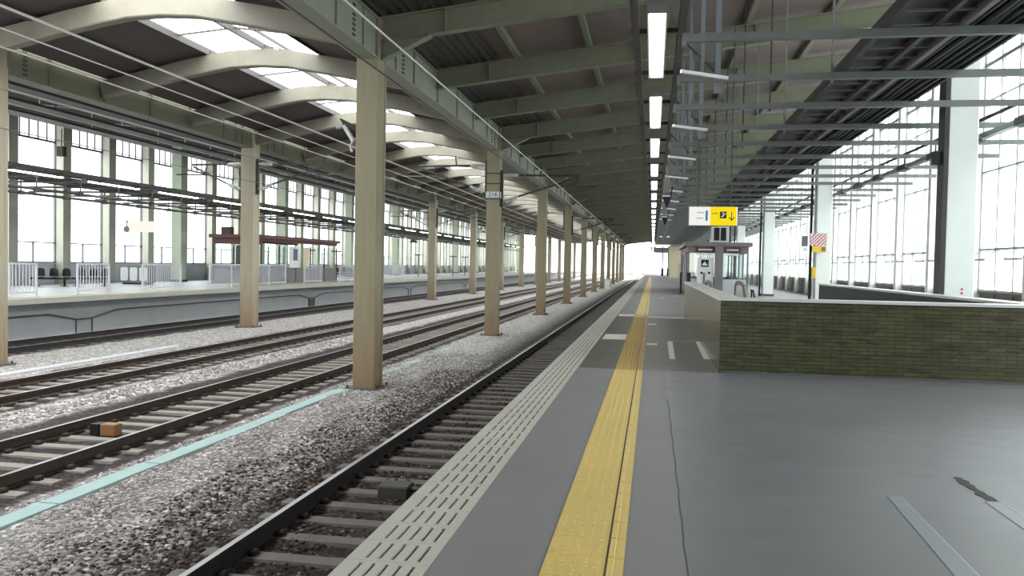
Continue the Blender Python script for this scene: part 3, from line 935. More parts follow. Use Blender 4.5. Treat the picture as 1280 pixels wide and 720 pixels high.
# ================================================================== LAMP LINES
def lamp_proto(x, y0, label, group):
    L = 3.55
    t = thing('fluorescent_lamp', (x, y0+L/2, 4.6), label, 'lamp', group)
    hb = MB().box(x-.125, x+.125, y0-.06, y0+L+.06, 4.735, 4.8)
    hb.box(x-.125, x-.108, y0-.06, y0+L+.06, 4.7, 4.735).box(x+.108, x+.125, y0-.06, y0+L+.06, 4.7, 4.735)
    hb.box(x-.125, x+.125, y0-.08, y0-.01, 4.62, 4.8).box(x-.125, x+.125, y0+L+.01, y0+L+.08, 4.64, 4.8)
    hb.build('housing', M['kgrey'], t)
    for dx in (-.067, 0, .067):
        MB().tube((x+dx, y0, 4.69), (x+dx, y0+L, 4.69), .036, 8).build('tube', M['tube'], t)
    return t
LY0 = 10.25
pr = lamp_proto(-.02, LY0, 'lit fluorescent lamp over the near platform, the largest and nearest in its row', 'lit lamps over the near platform')
for k in range(1, 35):
    copy_tree(pr, (0, RS*k, 0), 'lit fluorescent lamp over the near platform, %s from the camera in its row' % nth(k+1))
pr = lamp_proto(mir(-.02)-.9, LY0+RS*2+.8, 'lit fluorescent lamp over the far platform, the nearest in its row', 'lit lamps over the far platform')
for k in range(1, 26):
    copy_tree(pr, (0, RS*k, 0), 'lit fluorescent lamp over the far platform, %s from the camera in its row' % nth(k+1))

def channel(x, z, y0, y1, w, h, mat, name, label, cat):
    o = MB().sweep([(-w/2, 0), (w/2, 0), (w/2, h), (w/2-.015, h), (w/2-.015, .015), (-w/2+.015, .015), (-w/2+.015, h), (-w/2, h)], (x, y0, z), (x, y1, z)).build(name, M[mat])
    return tag(o, label, cat)
channel(-.31, 4.78, 6, 185, .1, .16, 'darksteel', 'lamp_channel', 'dark steel channel left of the near platform lamp row', 'lamp channel')
channel(.32, 4.78, 6, 185, .1, .16, 'darksteel', 'lamp_channel', 'dark steel channel right of the near platform lamp row', 'lamp channel')
channel(mir(-.31)-.9, 4.78, 20, 150, .1, .16, 'darksteel', 'lamp_channel', 'dark steel channel track side of the far platform lamp row', 'lamp channel')
channel(mir(.32)-.9, 4.78, 20, 150, .1, .16, 'darksteel', 'lamp_channel', 'dark steel channel window side of the far platform lamp row', 'lamp channel')

# cross bars carrying lamps and cable racks
BY0, BS = 9.25, 2.4917
proto = None
for i in range(70):
    if 44 <= i <= 50: continue
    y = BY0 + BS*i
    lab = 'grey horizontal bar across the near platform under the roof, %s from the camera' % nth(i+1)
    if proto is not None:
        copy_tree(proto, (0, BS*i, 0), lab); continue
    b = MB().box(.36, XW-.3, y-.045, y+.045, 4.66, 4.77).box(.33, .39, y-.055, y+.055, 4.6, 4.85)
    proto = b.build('cross_bar', M['bar'])
    MB().box(-.38, .33, y-.03, y+.03, 4.8, 4.86).build('crosspiece', M['darksteel'], proto); tag(proto, lab, 'steel bar', 'cross bars over the near platform')
proto = None
for i in range(52):
    y = BY0 + BS*(i+5)
    lab = 'grey horizontal bar across the far platform under the roof, %s from the camera' % nth(i+1)
    if proto is not None:
        copy_tree(proto, (0, BS*i, 0), lab); continue
    proto = MB().box(XL+.4, mir(-.36)-.85, y-.045, y+.045, 4.68, 4.77).build('cross_bar', M['darksteel']); MB().box(-24.1, -23.29, y-.03, y+.03, 4.8, 4.86).build('crosspiece', M['darksteel'], proto); tag(proto, lab, 'steel bar', 'cross bars over the far platform')

# hangers: flat posts near the lamps, thin rods further right
pa = pb2 = None
for i in range(16):
    y = BY0+BS*(2*i+2)
    l1 = 'blue grey flat hanger beside the near lamp row, %s from the camera' % nth(i+1)
    l2 = 'thin grey hanger rod beside the cable rack, %s from the camera' % nth(i+1)
    if pa is None:
        zt = zr(1.)+.6
        pa = thing('hanger_post', (1., y, 4.6), l1, 'hanger', 'hangers beside the near lamp row')
        MB().box(.96, 1.05, y+.046, y+.1, 4.5, zt).build('front_post', M['bluesteel'], pa)
        MB().box(.72, .78, y+.046, y+.1, 4.76, zt).build('rear_post', M['bluesteel'], pa)
        MB().box(.945, 1.065, y+.03, y+.115, 4.48, 4.66).build('clamp', M['steel'], pa)
        MB().box(.66, .95, y+.055, y+.09, 5.0, 5.34).build('bracket_plate', M['kgrey'], pa)
        MB().bar((.4, y+.07, 5.4), (1.0, y+.07, 4.8), .03, .03).build('brace', M['darksteel'], pa)
        zt = zr(2.85)+.6
        pb2 = tag(MB().box(2.83, 2.87, y+.046, y+.086, 4.62, zt).build('hanger_rod', M['steel']), l2, 'hanger', 'hanger rods beside the cable rack')
    else:
        copy_tree(pa, (0, BS*2*i, 0), l1); copy_tree(pb2, (0, BS*2*i, 0), l2)
p3 = None
for i in range(16):
    y = BY0+BS*(2*i+3)
    l3 = 'thin dark hanger rod left of the cable rack, %s from the camera' % nth(i+1)
    if p3 is None:
        p3 = tag(MB().box(2.18, 2.21, y+.046, y+.076, 4.62, zr(2.2)+.6).build('hanger_rod', M['darksteel']), l3, 'hanger', 'dark hanger rods left of the cable rack')
    else: copy_tree(p3, (0, BS*2*i, 0), l3)

# slanted white tubes between lamp channel and hangers
pw = None
for i in range(9):
    y = 13.1+RS*i
    lab = 'white slanted tube beside the near lamp row, %s from the camera' % nth(i+1)
    if pw is None:
        pw = MB().tube((.36, y, 4.58), (1.1, y+.35, 4.54), .032, 8).build('slanted_tube', M['white']); tag(pw, lab, 'tube', 'slanted tubes beside the near lamp row')
    else: copy_tree(pw, (0, RS*i, 0), lab)

# cable ladder + tray
def rack(sx, xs0, xs1, xt, y0, y1, where):
    t = thing('cable_ladder', ((xs0+xs1)/2, y0, 4.8), 'long dark cable ladder hung under the %s roof' % where, 'cable ladder')
    for x in (xs0, xs1):
        MB().box(x-.04, x+.04, y0, y1, 4.775, 4.95).build('side_rail', M['kgrey'] if x == xs1 else M['darksteel'], t)
    MB().box(min(xs0, xs1)+.04, max(xs0, xs1)-.04, y0, y1, 4.9, 4.93).build('backing_sheet', M['gutter'], t)
    MB().box((xs0*.35+xs1*.65)-.035, (xs0*.35+xs1*.65)+.035, y0, y1, 4.79, 4.9).build('middle_rail', M['darksteel'], t)
    r0 = None
    for i in range(90):
        y = y0+.4+.6*i
        if r0 is None: r0 = MB().box(min(xs0, xs1)+.04, max(xs0, xs1)-.04, y-.02, y+.02, 4.83, 4.86).build('rung', M['kgrey'], t); yr = y
        else:
            c = r0.copy(); COL.objects.link(c); c.parent = t; c.location = (0, .6*i, 0)
    u = thing('cable_tray', ((xs1+xt)/2, y0, 4.8), 'dark tray full of cables beside the %s cable ladder' % where, 'cable tray')
    a, bb = min(xs1, xt)+.05, max(xs1, xt)-.05
    MB().box(a, bb, y0, y1, 4.86, 4.9).build('bed', M['darksteel'], u)
    MB().box(xt-.02, xt+.02, y0, y1, 4.775, 4.93).build('lip', M['darksteel'], u)
    R = random.Random(11)
    for i in range(6):
        x = a+.06+(bb-a-.12)*i/5
        pts = [(x+R.uniform(-.03, .03), y0+3*j, 4.82+R.uniform(-.015, .015)) for j in range(int((y1-y0)/3)+1)]
        MB().tubepath(pts, R.uniform(.03, .045), 6).build('cable', M['tray'], u)
rack(1, 3.0, 3.98, 4.82, 6, 120, 'near')
rack(-1, mir(2.6), mir(3.6), mir(4.4), 22, 130, 'far')

# batten lamps and conduit along the white columns
o = MB().tube((7.0, 8, 4.86), (7.0, 150, 4.86), .04).build('conduit', M['darksteel']); tag(o, 'dark conduit running along the white columns above the batten lamps', 'conduit')
pbt = None
for i in range(40):
    y = 14.2+2.6*i
    lab = 'unlit batten lamp beside the white columns, %s from the camera' % nth(i+1)
    if pbt is None:
        pbt = thing('batten_lamp', (7.0, y+1.2, 4.4), lab, 'lamp', 'batten lamps beside the white columns')
        MB().box(6.93, 7.07, y, y+2.5, 4.46, 4.54).build('housing', M['steel'], pbt)
        MB().tube((7.0, y+.75, 4.43), (7.0, y+2.45, 4.43), .035).build('tube', M['white'], pbt)
        MB().box(6.9, 7.1, y+.02, y+.7, 4.4, 4.56).build('ballast_box', M['darksteel'], pbt)
        MB().box(6.985, 7.015, y+.3, y+.33, 4.54, 4.83).build('stem', M['darksteel'], pbt)
    else: copy_tree(pbt, (0, 2.6*i, 0), lab)

# pipes under the far roof
for i, (x, z, r) in enumerate(((-20.5, 7.22, .07), (-22., 7.2, .06), (-23.5, 7.12, .07), (-25., 7.08, .06))):
    b = MB().tube((x, 20, z), (x, 150, z), r)
    for k in range(1, 27): b.box(x-.015, x+.015, ykr(k)-.02, ykr(k)+.02, z, zl(x)+.01)
    o = b.build('roof_pipe', M['wire']); tag(o, 'grey pipe under the far roof rafters, %s from the girder' % nth(i+1), 'pipe', 'pipes under the far roof')

for i, (x, z) in enumerate(((-23.9, 4.12), (-24.6, 3.98))):
    b = MB().tube((x, 20, z), (x, 150, z), .055)
    for q in range(40):
        y = 21+q*2.4917
        b.box(x-.07, x+.07, y-.12, y+.12, z-.08, z+.08).box(x-.02, x+.02, y-.02, y+.02, z+.08, 4.7)
    tag(b.build('clamped_pipe', M['darksteel']), 'dark clamped pipe below the far lamp row, %s' % ('track side' if i == 0 else 'window side'), 'pipe')
for i, (x, z) in enumerate(((-21.2, 7.12), (-22.8, 7.02), (-24.3, 6.98))):
    b = MB().box(x-.3, x+.3, 20, 150, z, z+.1)
    for k in range(1, 27): b.box(x-.02, x+.02, ykr(k)-.02, ykr(k)+.02, z+.1, zl(x)+.01)
    o = b.build('cable_duct', M['darksteel']); tag(o, 'flat dark duct under the far roof rafters, %s from the girder' % nth(i+1), 'duct', 'ducts under the far roof')
# black wedge speakers on arms
for i, (x, y) in enumerate(((.37, 26.), (.46, 36.7))):
    t = thing('wedge_speaker', (x, y, 3.4), 'black wedge speaker hung by the near lamp row, %s' % ('the nearer one' if i == 0 else 'the farther one'), 'speaker')
    MB().prism([(x-.12, 3.72), (x+.1, 3.72), (x+.06, 3.42), (x-.01, 3.38)], 'y', y, y+.3).build('body', M['black'], t)
    MB().box(x-.13, x+.11, y-.02, y+.32, 3.721, 3.76).build('top_plate', M['white'], t)
    MB().prism([(x+.16, 4.05), (x+.2, 4.05), (x+.1, 3.5), (x+.08, 3.6)], 'y', y+.05, y+.12).build('side_arm', M['black'], t)
    MB().box(x-.02, x+.02, y+.13, y+.17, 3.76, 4.78).build('hanger', M['kgrey'], t)
    MB().box(x-.1, x+.1, y+.05, y+.25, 3.85, 4.3).build('bracket', M['kgrey'], t)

# hanging platform sign
t = thing('hanging_sign', (1.45, 21, 2.57), 'lit hanging sign, half white and half yellow, with an escalator symbol', 'sign')
MB().box(.85, 2.06, 21.005, 21.16, 2.57, 3.06).build('housing', M['steel'], t)
MB().box(.87, 1.385, 20.995, 21.004, 2.585, 3.045).build('white_panel', M['signwhite'], t)
MB().box(1.385, 2.02, 20.995, 21.004, 2.585, 3.045).build('yellow_panel', M['signyellow'], t)
MB().box(2.02, 2.045, 20.995, 21.004, 2.585, 3.045).build('white_end_strip', M['signwhite'], t)
MB().box(1.27, 1.325, 20.988, 20.994, 2.7, 2.95).build('blue_bar', M['blue'], t)
tx = MB()
for z, x0 in ((2.9, 1.07), (2.76, 1.05)):
    for q in range(7):
        tx.box(x0+q*.024, x0+q*.024+.015, 20.99, 20.994, z-.014, z+.014)
tx.build('small_lettering', M['greytext'], t)
pg = MB().box(1.62, 1.78, 20.989, 20.994, 2.76, 2.93); pg.build('pictogram_square', M['black'], t)
fg = MB().prism([(1.645, 2.79), (1.69, 2.79), (1.755, 2.87), (1.775, 2.87), (1.775, 2.895), (1.735, 2.895), (1.675, 2.82), (1.645, 2.82)], 'y', 20.983, 20.988)
fg.prism([(1.69+.018*math.cos(a*PI/5), 2.9+.018*math.sin(a*PI/5)) for a in range(10)], 'y', 20.983, 20.988)
fg.prism([(1.68, 2.83), (1.705, 2.85), (1.705, 2.88), (1.68, 2.88)], 'y', 20.983, 20.988)
fg.build('pictogram_figure', M['white'], t)
ar = MB().box(1.895, 1.915, 20.989, 20.994, 2.74, 2.92).prism([(1.905, 2.7), (1.98, 2.785), (1.965, 2.8), (1.905, 2.735), (1.845, 2.8), (1.83, 2.785)], 'y', 20.989, 20.994)
ar.build('down_arrow', M['darksteel'], t)
MB().box(1.42, 1.56, 20.99, 20.994, 2.865, 2.9).build('small_yellow_lettering', M['signyellow2'], t)
for x in (1.08, 1.88):
    MB().tube((x, 21.08, 3.06), (x, 21.08, zr(x)+.02), .014, 6).build('hanger_rod', M['darksteel'], t)

# ================================================================== WAITING ROOMS
def waiting_room(x0, x1, y0, y1, H, label, near):
    t = thing('waiting_room', ((x0+x1)/2, (y0+y1)/2, 0), label, 'waiting room')
    MB().box(x0-.18, x1+.18, y0-.2, y1+.2, H-.22, H).build('roof', M['kgrey'] if near else M['redbrown'], t)
    MB().box(x0, x1, y0, y0+.06, H-.62, H-.22).build('front_fascia', M['kgrey'] if near else M['redbrown'], t)
    for nm, x in (('track_side_fascia' if near else 'window_side_fascia', x0), ('window_side_fascia' if near else 'track_side_fascia', x1-.06)):
        MB().box(x, x+.06, y0+.06, y1, H-.62 if near else H-.42, H-.22).build(nm, M['redbrown'], t)
    MB().box(x0, x1, y1-.06, y1, .0, .9).build('rear_kickboard', M['kgrey'], t)
    n = 5
    posts = [(x0, y0), (x1-.09, y0), (x0, y1-.09), (x1-.09, y1-.09)] + [(x0, y0+(y1-y0)*i/n) for i in range(1, n)] + [(x1-.09, y0+(y1-y0)*i/n) for i in range(1, n)]
    for px, py in posts:
        MB().box(px, px+.09, py, py+.09, 0, H-.6).build('frame_post', M['kgrey'] if near else M['darksteel'], t)
    for x in (x0+.02, x1-.05):
        MB().box(x, x+.03, y0+.1, y1-.1, 0, .95).build('kickboard', M['kgrey'], t)
        MB().box(x+.01, x+.02, y0+.1, y1-.1, .95, H-.62).build('side_glass', M['glass'], t)
    MB().box(x0+.1, x1-.1, y0+.02, y0+.05, 0, .9).build('front_kickboard', M['kgrey'] if not near else M['sill'], t)
    MB().box(x0+.1, x1-.1, y0+.03, y0+.04, .9, H-.62).build('front_glass', M['glass'], t)
    return t
wr = waiting_room(1.97, 5.35, 48, 60, 3.0, 'grey glazed waiting room with dark red sign bands on the near platform', True)
MB().box(3.48, 3.94, 47.8, 47.99, 0, 2.8).build('front_pillar', M['kgrey'], wr)
for xa, xb in ((2.42, 3.44), (4.0, 4.9)):
    MB().box(xa, xb, 47.93, 47.99, 2.42, 2.72).build('sign_band', M['redbrown'], wr)
    lt = MB()
    for q in range(8):
        xx = xa+.14+q*(xb-xa-.24)/8
        lt.box(xx, xx+(xb-xa)/13, 47.92, 47.929, 2.53, 2.61)
    lt.build('pale_lettering', M['white'], wr)
    MB().box(xa+.02, xb-.1, 47.93, 47.99, 2.25, 2.36).build('white_strip', M['white'], wr)
MB().box(2.5, 3.42, 47.93, 47.99, .3, 2.12).build('white_door', M['white'], wr)
MB().box(2.72, 3.14, 47.92, 47.93, 1.58, 2.0).build('black_pictogram_board', M['black'], wr)
MB().prism([(2.77, 1.66), (3.09, 1.66), (3.02, 1.8), (2.97, 1.78), (2.93, 1.92), (2.86, 1.78), (2.81, 1.8)], 'y', 47.91, 47.92).build('white_pictogram', M['white'], wr)
for xx in (2.76, 3.18):
    MB().prism([(xx+.07*math.cos(a*PI/5), 1.24+.07*math.sin(a*PI/5)) for a in range(10)], 'y', 47.88, 47.93).build('dark_knob', M['black'], wr)
MB().box(2.85, 2.96, 47.9, 47.93, .6, 1.25).build('grey_pull_bar', M['kgrey'], wr)
for dy in (2.0, 4.5):
    MB().box(1.9, 1.96, 48+dy, 48.12+dy, .1, 2.5).build('bright_side_post', M['white'], wr)
MB().tube((4.55, 51, 3.0), (4.55, 51, 4.5), .1).build('vent_pipe', M['black'], wr)
ac = thing('air_conditioner', (3.8, 49, 3.0), 'white twin fan air conditioner on the near waiting room roof', 'air conditioner')
MB().cbox(3.3, 4.3, 48.6, 49.0, 3.02, 3.95, .02).build('casing', M['white'], ac)
for xa in (3.45, 3.83):
    MB().box(xa, xa+.3, 48.57, 48.6, 3.12, 3.86).build('dark_grille', M['black'], ac)
MB().box(3.3, 4.3, 48.65, 48.95, 3.0, 3.02).build('foot_rail', M['darksteel'], ac)
for i, (x, y) in enumerate(((1.62, 48.2), (2.0, 46.8))):
    t = thing('barrier_post', (x, y, 0), 'dark post beside the near waiting room corner, %s' % ('the thinner left one' if i == 0 else 'the wider right one'), 'post')
    w = .06 if i == 0 else .1
    MB().cbox(x-w, x+w, y-.06, y+.06, 0, 1.25, .015).build('body', M['black'], t)
    MB().box(x-w-.05, x+w+.05, y-.12, y+.12, 0, .04).build('foot', M['darksteel'], t)

wf = waiting_room(-27.85, -24.5, 48.4, 61., 3.1, 'glazed waiting room with a red brown roof on the far platform', False)
MB().box(-24.49, -24.44, 52.4, 53.9, 1.0, 2.45).build('poster_board', M['white'], wf)
MB().box(-24.435, -24.43, 52.9, 53.6, 1.5, 2.3).build('poster', M['poster'], wf)
MB().box(-24.49, -24.45, 54.6, 55.6, .95, 2.45).build('cream_panel', M['cream'], wf)
MB().box(-26.2, -25.0, 48.3, 48.39, .95, 2.4).build('dark_front_panel', M['darksteel'], wf)
MB().box(-26.6, -25.2, 47.9, 48.3, .8, 1.0).build('front_ledge', M['black'], wf)
for i, (x, y) in enumerate(((-27.4, 49.2), (-26.3, 50.))):
    o = MB().cbox(x-.35, x+.35, y, y+.4, 3.1, 3.62, .02).build('roof_unit', M['darksteel']); tag(o, 'dark equipment box on the far waiting room roof, %s' % ('left one' if i == 0 else 'right one'), 'equipment box')

# ================================================================== FAR PLATFORM FURNITURE
def fence(y0, y1, label, bars):
    x = FE-1.2
    t = thing('platform_fence', (x, (y0+y1)/2, 0), label, 'fence', 'white fences on the far platform')
    n = max(1, int(round((y1-y0)/2.4)))
    for i in range(n+1):
        y = y0+(y1-y0)*i/n
        MB().box(x-.035, x+.035, y-.035, y+.035, 0, 1.2).build('post', M['railgrey'], t)
        MB().box(x-.1, x+.1, y-.08, y+.08, 0, .02).build('foot', M['railgrey'], t)
    MB().box(x-.04, x+.04, y0, y1, 1.17, 1.24).build('top_rail', M['railgrey'], t)
    MB().box(x-.025, x+.025, y0, y1, .12, .18).build('bottom_rail', M['railgrey'], t)
    if bars:
        m = int((y1-y0)/.16)
        for i in range(1, m):
            y = y0+(y1-y0)*i/m
            MB().box(x-.012, x+.012, y-.012, y+.012, .18, 1.17).build('baluster', M['railgrey'], t)
    else:
        MB().box(x-.006, x+.006, y0+.05, y1-.05, .2, 1.15).build('infill_panel', M['fencepanel'], t)
    return t
fence(25.5, 26.8, 'short white fence on the far platform at the picture edge', True)
fence(29.0, 30.9, 'short white barred fence right of the black seats', True)
fence(33.2, 36.2, 'white barred fence right of the grey bin cabinet', True)
fence(38.8, 47.6, 'long white framed fence before the far waiting room', False)
fence(50.4, 53.2, 'white barred fence right of the far waiting room', True)
fence(56.5, 60.5, 'white barred fence at the far waiting room end', True)
fence(66., 72., 'distant white fence seen past the first column', True)

def seat_row(cx, cy, label, n=3):
    t = thing('seat_bench', (cx, cy, 0), label, 'bench', 'black seats on the far platform')
    ux, uy = .8, .6        # row direction
    for i in range(n):
        q = (i-(n-1)/2)*.56
        x, y = cx+ux*q, cy+uy*q
        s = MB()
        s.cbox(x-.23, x+.23, y-.22, y+.22, .4, .46, .03)
        s.build('seat', M['black'], t)
        MB().prism([(x-.23, .5), (x+.23, .5), (x+.2, .82), (x+.1, .9), (x-.1, .9), (x-.2, .82)], 'y', y+.2, y+.25).build('backrest', M['black'], t)
    e0 = (cx-ux*.9, cy-uy*.9, .37); e1 = (cx+ux*.9, cy+uy*.9, .37)
    MB().bar(e0, e1, .06, .06).build('beam', M['darksteel'], t)
    for q in (-.62, .62):
        x, y = cx+ux*q, cy+uy*q
        MB().box(x-.04, x+.04, y-.04, y+.04, .03, .36).build('leg', M['black'], t)
        MB().box(x-.2, x+.2, y-.06, y+.06, 0, .035).build('foot', M['black'], t)
seat_row(-29.35, 35.9, 'left one of two rows of black seats by the far platform windows')
seat_row(-28.2, 37.3, 'right one of two rows of black seats by the far platform windows')
seat_row(-28.3, 72., 'distant black seat row right of the far waiting room')

t = thing('bin_cabinet', (-28.7, 41.8, 0), 'grey rounded bin cabinet with pale panels on the far platform', 'bin cabinet')
def rrect(x0, x1, z0, z1, r):
    p = []
    for cx_, cz_, a0 in ((x1-r, z0+r, -PI/2), (x1-r, z1-r, 0), (x0+r, z1-r, PI/2), (x0+r, z0+r, PI)):
        for i in range(5):
            a = a0+PI/2*i/4; p.append((cx_+r*math.cos(a), cz_+r*math.sin(a)))
    return p
MB().prism(rrect(-29.6, -27.75, .08, 1.08, .16), 'y', 41.5, 42.2).build('body', M['kgrey'], t)
for i in range(3):
    x = -29.48+i*.58
    MB().prism(rrect(x, x+.46, .2, .95, .1), 'y', 41.47, 41.5).build('panel', M['white'], t)
MB().box(-29.45, -27.9, 41.6, 42.1, 0, .08).build('plinth', M['darksteel'], t)

t = thing('hanging_sign', (-23.3, 33.6, 2.7), 'small pale lit sign with a round grey bracket over the far platform', 'sign')
MB().prism(rrect(-23.5, -22.15, 2.66, 3.14, .1), 'y', 33.5, 33.64).build('lit_panel', M['signfar'], t)
MB().prism([(-23.52+.14*math.cos(a*PI/6), 2.78+.14*math.sin(a*PI/6)) for a in range(12)], 'y', 33.46, 33.68).build('round_bracket', M['kgrey'], t)
MB().box(-23.56, -23.46, 33.52, 33.62, 2.9, 3.16).build('clip', M['darksteel'], t)
MB().tube((-23.5, 33.57, 3.16), (-23.5, 33.57, 4.68), .018, 6).build('rod', M['darksteel'], t)
t = thing('hanging_speaker', (-29.91, 37.35, 6.6), 'dark box speaker hung high over the far platform seats', 'speaker')
MB().cbox(-30.1, -29.72, 37.2, 37.5, 6.6, 7.1, .02).build('body', M['darksteel'], t)
MB().box(-29.93, -29.89, 37.33, 37.37, 7.1, 8.).build('stem', M['darksteel'], t)
# tall thin stop markers among the far fences
for i, (px, y) in enumerate(((-27.2, 62.), (-26.6, 66.), (-25.9, 70.), (-24.6, 84.), (-24.2, 88.), (-23.8, 96.), (-23.5, 101.))):
    t = thing('stop_marker', (px, y, 0), 'thin dark T-shaped marker post on the far platform, %s from the waiting room' % nth(i+1), 'marker post', 'marker posts on the far platform')
    MB().tube((px, y, 0), (px, y, 2.3), .045, 8).build('pole', M['darksteel'], t)
    MB().box(px-.45, px+.45, y-.04, y+.04, 2.28, 2.4).build('crossbar', M['darksteel'], t)
t = thing('hanging_lamp', (-23.6, 78.8, 3.5), 'dark bell lamp hanging beyond the first column over the far platform', 'lamp')
MB().prism([(-23.95, 3.5), (-23.25, 3.5), (-23.47, 3.85), (-23.55, 4.0), (-23.65, 4.0), (-23.73, 3.85)], 'y', 78.5, 79.1).build('shade', M['darksteel'], t)
MB().tube((-23.6, 78.8, 4.0), (-23.6, 78.8, zl(-23.6)+.6), .03, 6).build('stem', M['darksteel'], t)

# ================================================================== RIGHT SIDE SIGNS
yC2 = Y0+STEP
t = thing('hazard_board', (6.2, yC2-.1, 2.45), 'red and white striped warning board on the second white column', 'warning board')
MB().box(5.9, 6.5, yC2-.155, yC2-.115, 2.45, 2.92).build('board', M['white'], t)
for i in range(-3, 4):
    x = 6.0+i*.13
    poly = [(x, 2.45), (x+.05, 2.45), (x+.05+.47, 2.92), (x+.47, 2.92)]
    lo, hi = 5.9, 6.5
    q = []
    for (px, pz) in poly:
        if px < lo: pz += (lo-px); px = lo
        if px > hi: pz -= (px-hi); px = hi
        q.append((px, min(max(pz, 2.45), 2.92)))
    MB().prism(q, 'y', yC2-.16, yC2-.156).build('stripe', M['red'], t)
MB().box(6.15, 6.2, yC2-.115, yC2-.002, 2.6, 2.7).build('bracket', M['steel'], t)
t = thing('notice_plate', (6.2, yC2-.12, 2.2), 'yellow notice plate under the striped board on the white column', 'notice')
MB().box(5.98, 6.5, yC2-.15, yC2-.12, 2.2, 2.43).build('plate', M['signyellow2'], t)
MB().box(6.32, 6.46, yC2-.155, yC2-.15, 2.24, 2.4).build('dark_symbol', M['panel'], t)
MB().box(6.2, 6.25, yC2-.12, yC2-.002, 2.28, 2.36).build('bracket', M['steel'], t)
t = thing('emergency_box', (6.05, yC2-.15, 1.2), 'small yellow box low on the second white column', 'box')
MB().cbox(5.98, 6.14, yC2-.22, yC2-.1, 1.22, 1.62, .02).build('body', M['signyellow2'], t)
MB().box(6.02, 6.1, yC2-.1, yC2-.002, 1.35, 1.5).build('bracket', M['black'], t)
t = thing('clock_box', (5.72, yC2-.1, 2.5), 'dark box on the pipe left of the striped board', 'box')
MB().cbox(5.62, 5.83, yC2-.1, yC2+.03, 2.42, 2.82, .015).build('body', M['kgrey'], t)
MB().tube((5.74, yC2-.12, 2.3), (5.74, yC2-.1, 2.3), .08, 12).build('dial', M['white'], t)
o = MB().box(6.18, 6.22, Y0-.006, Y0-.001, 1.16, 1.2).box(6.18, 6.22, Y0-.006, Y0-.001, 1.08, 1.12).build('red_sticker', M['red']); tag(o, 'tiny red double sticker on the first white column', 'sticker')

# ================================================================== CATENARY
def cantilever(x, y, s, zt, reach, label):
    t = thing('catenary_bracket', (x, y, zt), label, 'catenary bracket', 'catenary brackets on the columns')
    xi = x+s*.12
    MB().box(min(x, xi), max(x, xi), y+.2, y+.34, zt-1.3, zt+.2).build('mounting', M['darksteel'], t)
    for z, ze in ((zt, zt), (zt-1.08, zt-.86)):
        b = MB()
        for q in range(5):
            xa = xi+s*(.12+q*.1); za = z+(ze-z)*q/5
            b.tube((xa, y+.27, za), (xa+s*.05, y+.27, za), .085, 10)
        b.tube((xi, y+.27, z), (xi+s*.64, y+.27, ze), .05, 8)
        b.build('insulator', M['insulator'], t)
    MB().tube((xi+s*.64, y+.27, zt), (x+s*reach, y+.27, zt-.02), .04, 8).build('top_tube', M['darksteel'], t)
    MB().tube((xi+s*.64, y+.27, zt-.86), (x+s*(reach-.05), y+.27, zt-.1), .04, 8).build('stay_tube', M['darksteel'], t)
    MB().tube((x+s*(reach-.85), y+.27, zt-.46), (x+s*(reach+.75), y+.27, zt-.45), .03, 8).build('registration_arm', M['darksteel'], t)
    MB().tube((x+s*(reach-1.6), y+.27, zt+.02), (x+s*(reach-1.55), y+.27, zt+.4), .03, 8).build('stub', M['darksteel'], t)
    MB().tube((x+s*(reach-.7), y+.27, zt-.05), (x+s*(reach-.55), y+.27, zt-.5), .025, 8).build('drop_tube', M['darksteel'], t)
    return t
for j in range(4):
    y = Y0+STEP*(1+2*j); n = ['second', 'fourth', 'sixth', 'eighth'][j]
    cantilever(XA1, y, 1, 5.17, 3.25, 'dark catenary bracket on the %s near column, reaching over the platform track' % n)
    cantilever(XA0, y, -1, 5.57, 2.95, 'dark catenary bracket on the %s near column, reaching over the middle track' % n)
    cantilever(XB1, y, 1, 5.65, 3.1, 'dark catenary bracket on the %s far column, reaching over the middle track' % n)
    cantilever(XB0, y, -1, 5.65, 2.45, 'dark catenary bracket on the %s far column, reaching over the far track' % n)
t = thing('wire_anchor', (XA0, Y0+.2, 4.3), 'black and white wire anchor on the left of the first near column', 'wire anchor')
MB().prism([(XA0-.46, 4.82), (XA0-.42, 4.82), (XA0, 4.62), (XA0, 4.5), (XA0-.38, 4.68)], 'y', Y0+.16, Y0+.22).build('plate', M['black'], t)
MB().tube((XA0-.36, Y0+.2, 4.66), (XA0-.12, Y0+.2, 4.3), .055, 10).build('insulator', M['insulator'], t)
MB().tube((XA0-.55, Y0+.2, 4.6), (XA0-.3, Y0+.2, 4.64), .04, 8).build('clamp', M['steel'], t)
MB().tubepath([(XA0-.12, Y0+.2, 4.32), (XA0-.2, Y0+.2, 4.2), (XA0-.16, Y0+.2, 4.05)], .03, 8, up=(0, 1, 0)).build('hook', M['insulator'], t)

for name, x, z, r, m, lab in (('contact_wire', -3.22, 3.75, .009, 'darkwire', 'dark contact wire over the platform track'),
                              ('messenger_wire', -3.22, 4.22, .013, 'wire', 'bright messenger wire over the platform track'),
                              ('messenger_wire', -8.72, 4.86, .02, 'wire', 'bright top wire over the second track'),
                              ('auxiliary_wire', -8.72, 4.56, .011, 'wire', 'thin middle wire over the second track'),
                              ('contact_wire', -8.72, 4.31, .012, 'wire', 'lowest wire over the second track'),
                              ('messenger_wire', -13.2, 4.9, .011, 'darkwire', 'dark upper wire over the third track'),
                              ('contact_wire', -13.2, 4.1, .01, 'darkwire', 'dark lower wire over the third track'),
                              ('contact_wire', -19.56, 4.3, .01, 'darkwire', 'dark wire over the far track')):
    b = MB().tube((x, 1.5, z), (x, 300, z), r, 6)
    tag(b.build(name, M[m]), lab, 'wire')

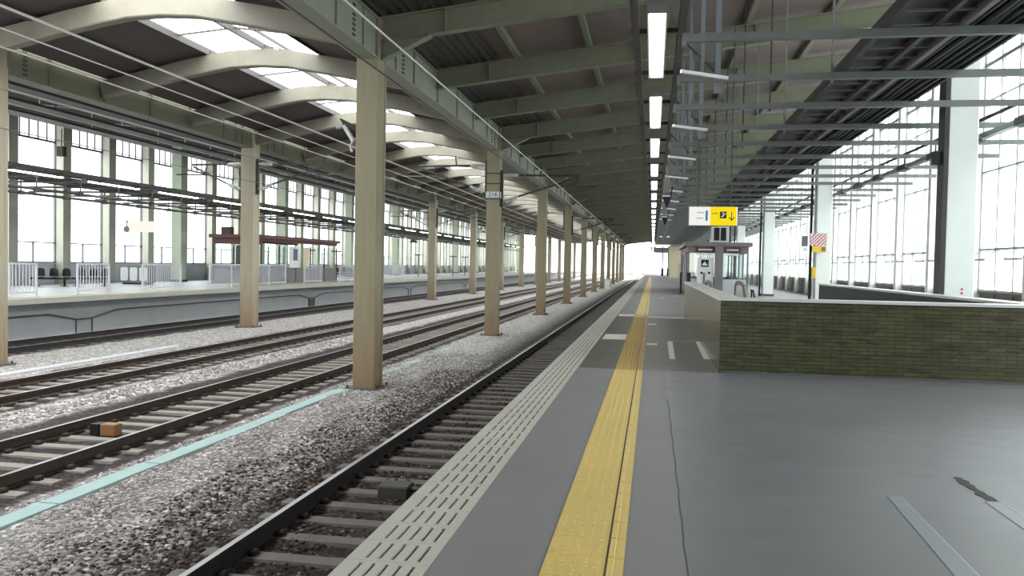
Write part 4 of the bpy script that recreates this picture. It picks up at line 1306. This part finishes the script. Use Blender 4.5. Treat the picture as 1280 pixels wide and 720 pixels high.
# ================================================================== FAR END
t = thing('machine_room', (4.2, 122, 0), 'cream service building under the far end of the near roof', 'building')
MB().box(2.45, 5.75, 120, 132, 0, 4.6).build('wall', M['cream'], t)
MB().box(3.7, 4.5, 119.95, 119.99, 0, 2.1).build('door', M['post'], t)
MB().box(2.4, 5.8, 119.92, 132.1, 4.6, 4.75).build('roof_edge', M['kgrey'], t)
for i, (x, y) in enumerate(((1.7, 150), (2.7, 150), (3.4, 150))):
    t = thing('end_post', (x, y, 0), 'thin dark post far along the near platform before the bright exit, %s' % ['left', 'middle', 'right'][i], 'post', 'posts before the bright exit')
    MB().box(x-.12, x+.12, y-.12, y+.12, 0, 5.4).build('shaft', M['kgrey'], t)
    MB().box(x-.22, x+.22, y-.22, y+.22, 0, 1.3).build('casing', M['black'], t)
for i, x in enumerate((.6, 1.35)):
    o = MB().box(x, x+.3, 86, 86.2, 4.65, 5.1).box(x+.13, x+.17, 86.08, 86.12, 5.1, zr(x)+.6).build('light_box', M['signwhite']); tag(o, 'small white light box under the roof far down the platform, %s' % ('left' if i == 0 else 'right'), 'light box')
    
# ================================================================== LIGHT
SKY = 3.9
w = bpy.data.worlds.new('overcast_sky'); SC.world = w; w.use_nodes = True
nt = w.node_tree; nt.nodes.clear()
bg = nt.nodes.new('ShaderNodeBackground'); out = nt.nodes.new('ShaderNodeOutputWorld')
bg.inputs[0].default_value = (.975, 1., .99, 1); bg.inputs[1].default_value = 5.0
# overcast sky: about three times brighter overhead than at the horizon, dim ground below
tc = nt.nodes.new('ShaderNodeTexCoord'); sz = nt.nodes.new('ShaderNodeSeparateXYZ'); nt.links.new(tc.outputs['Generated'], sz.inputs[0])
mr = nt.nodes.new('ShaderNodeMapRange'); mr.inputs[1].default_value = 0.; mr.inputs[2].default_value = 1.
mr.inputs[3].default_value = SKY; mr.inputs[4].default_value = SKY*3; nt.links.new(sz.outputs[2], mr.inputs[0])
nt.links.new(mr.outputs[0], bg.inputs[1])
nt.links.new(bg.outputs[0], out.inputs[0])

SC.view_settings.view_transform = 'Standard'; SC.view_settings.look = 'None'
SC.view_settings.gamma = 1; SC.view_settings.exposure = 0; SC.view_settings.use_curve_mapping = False
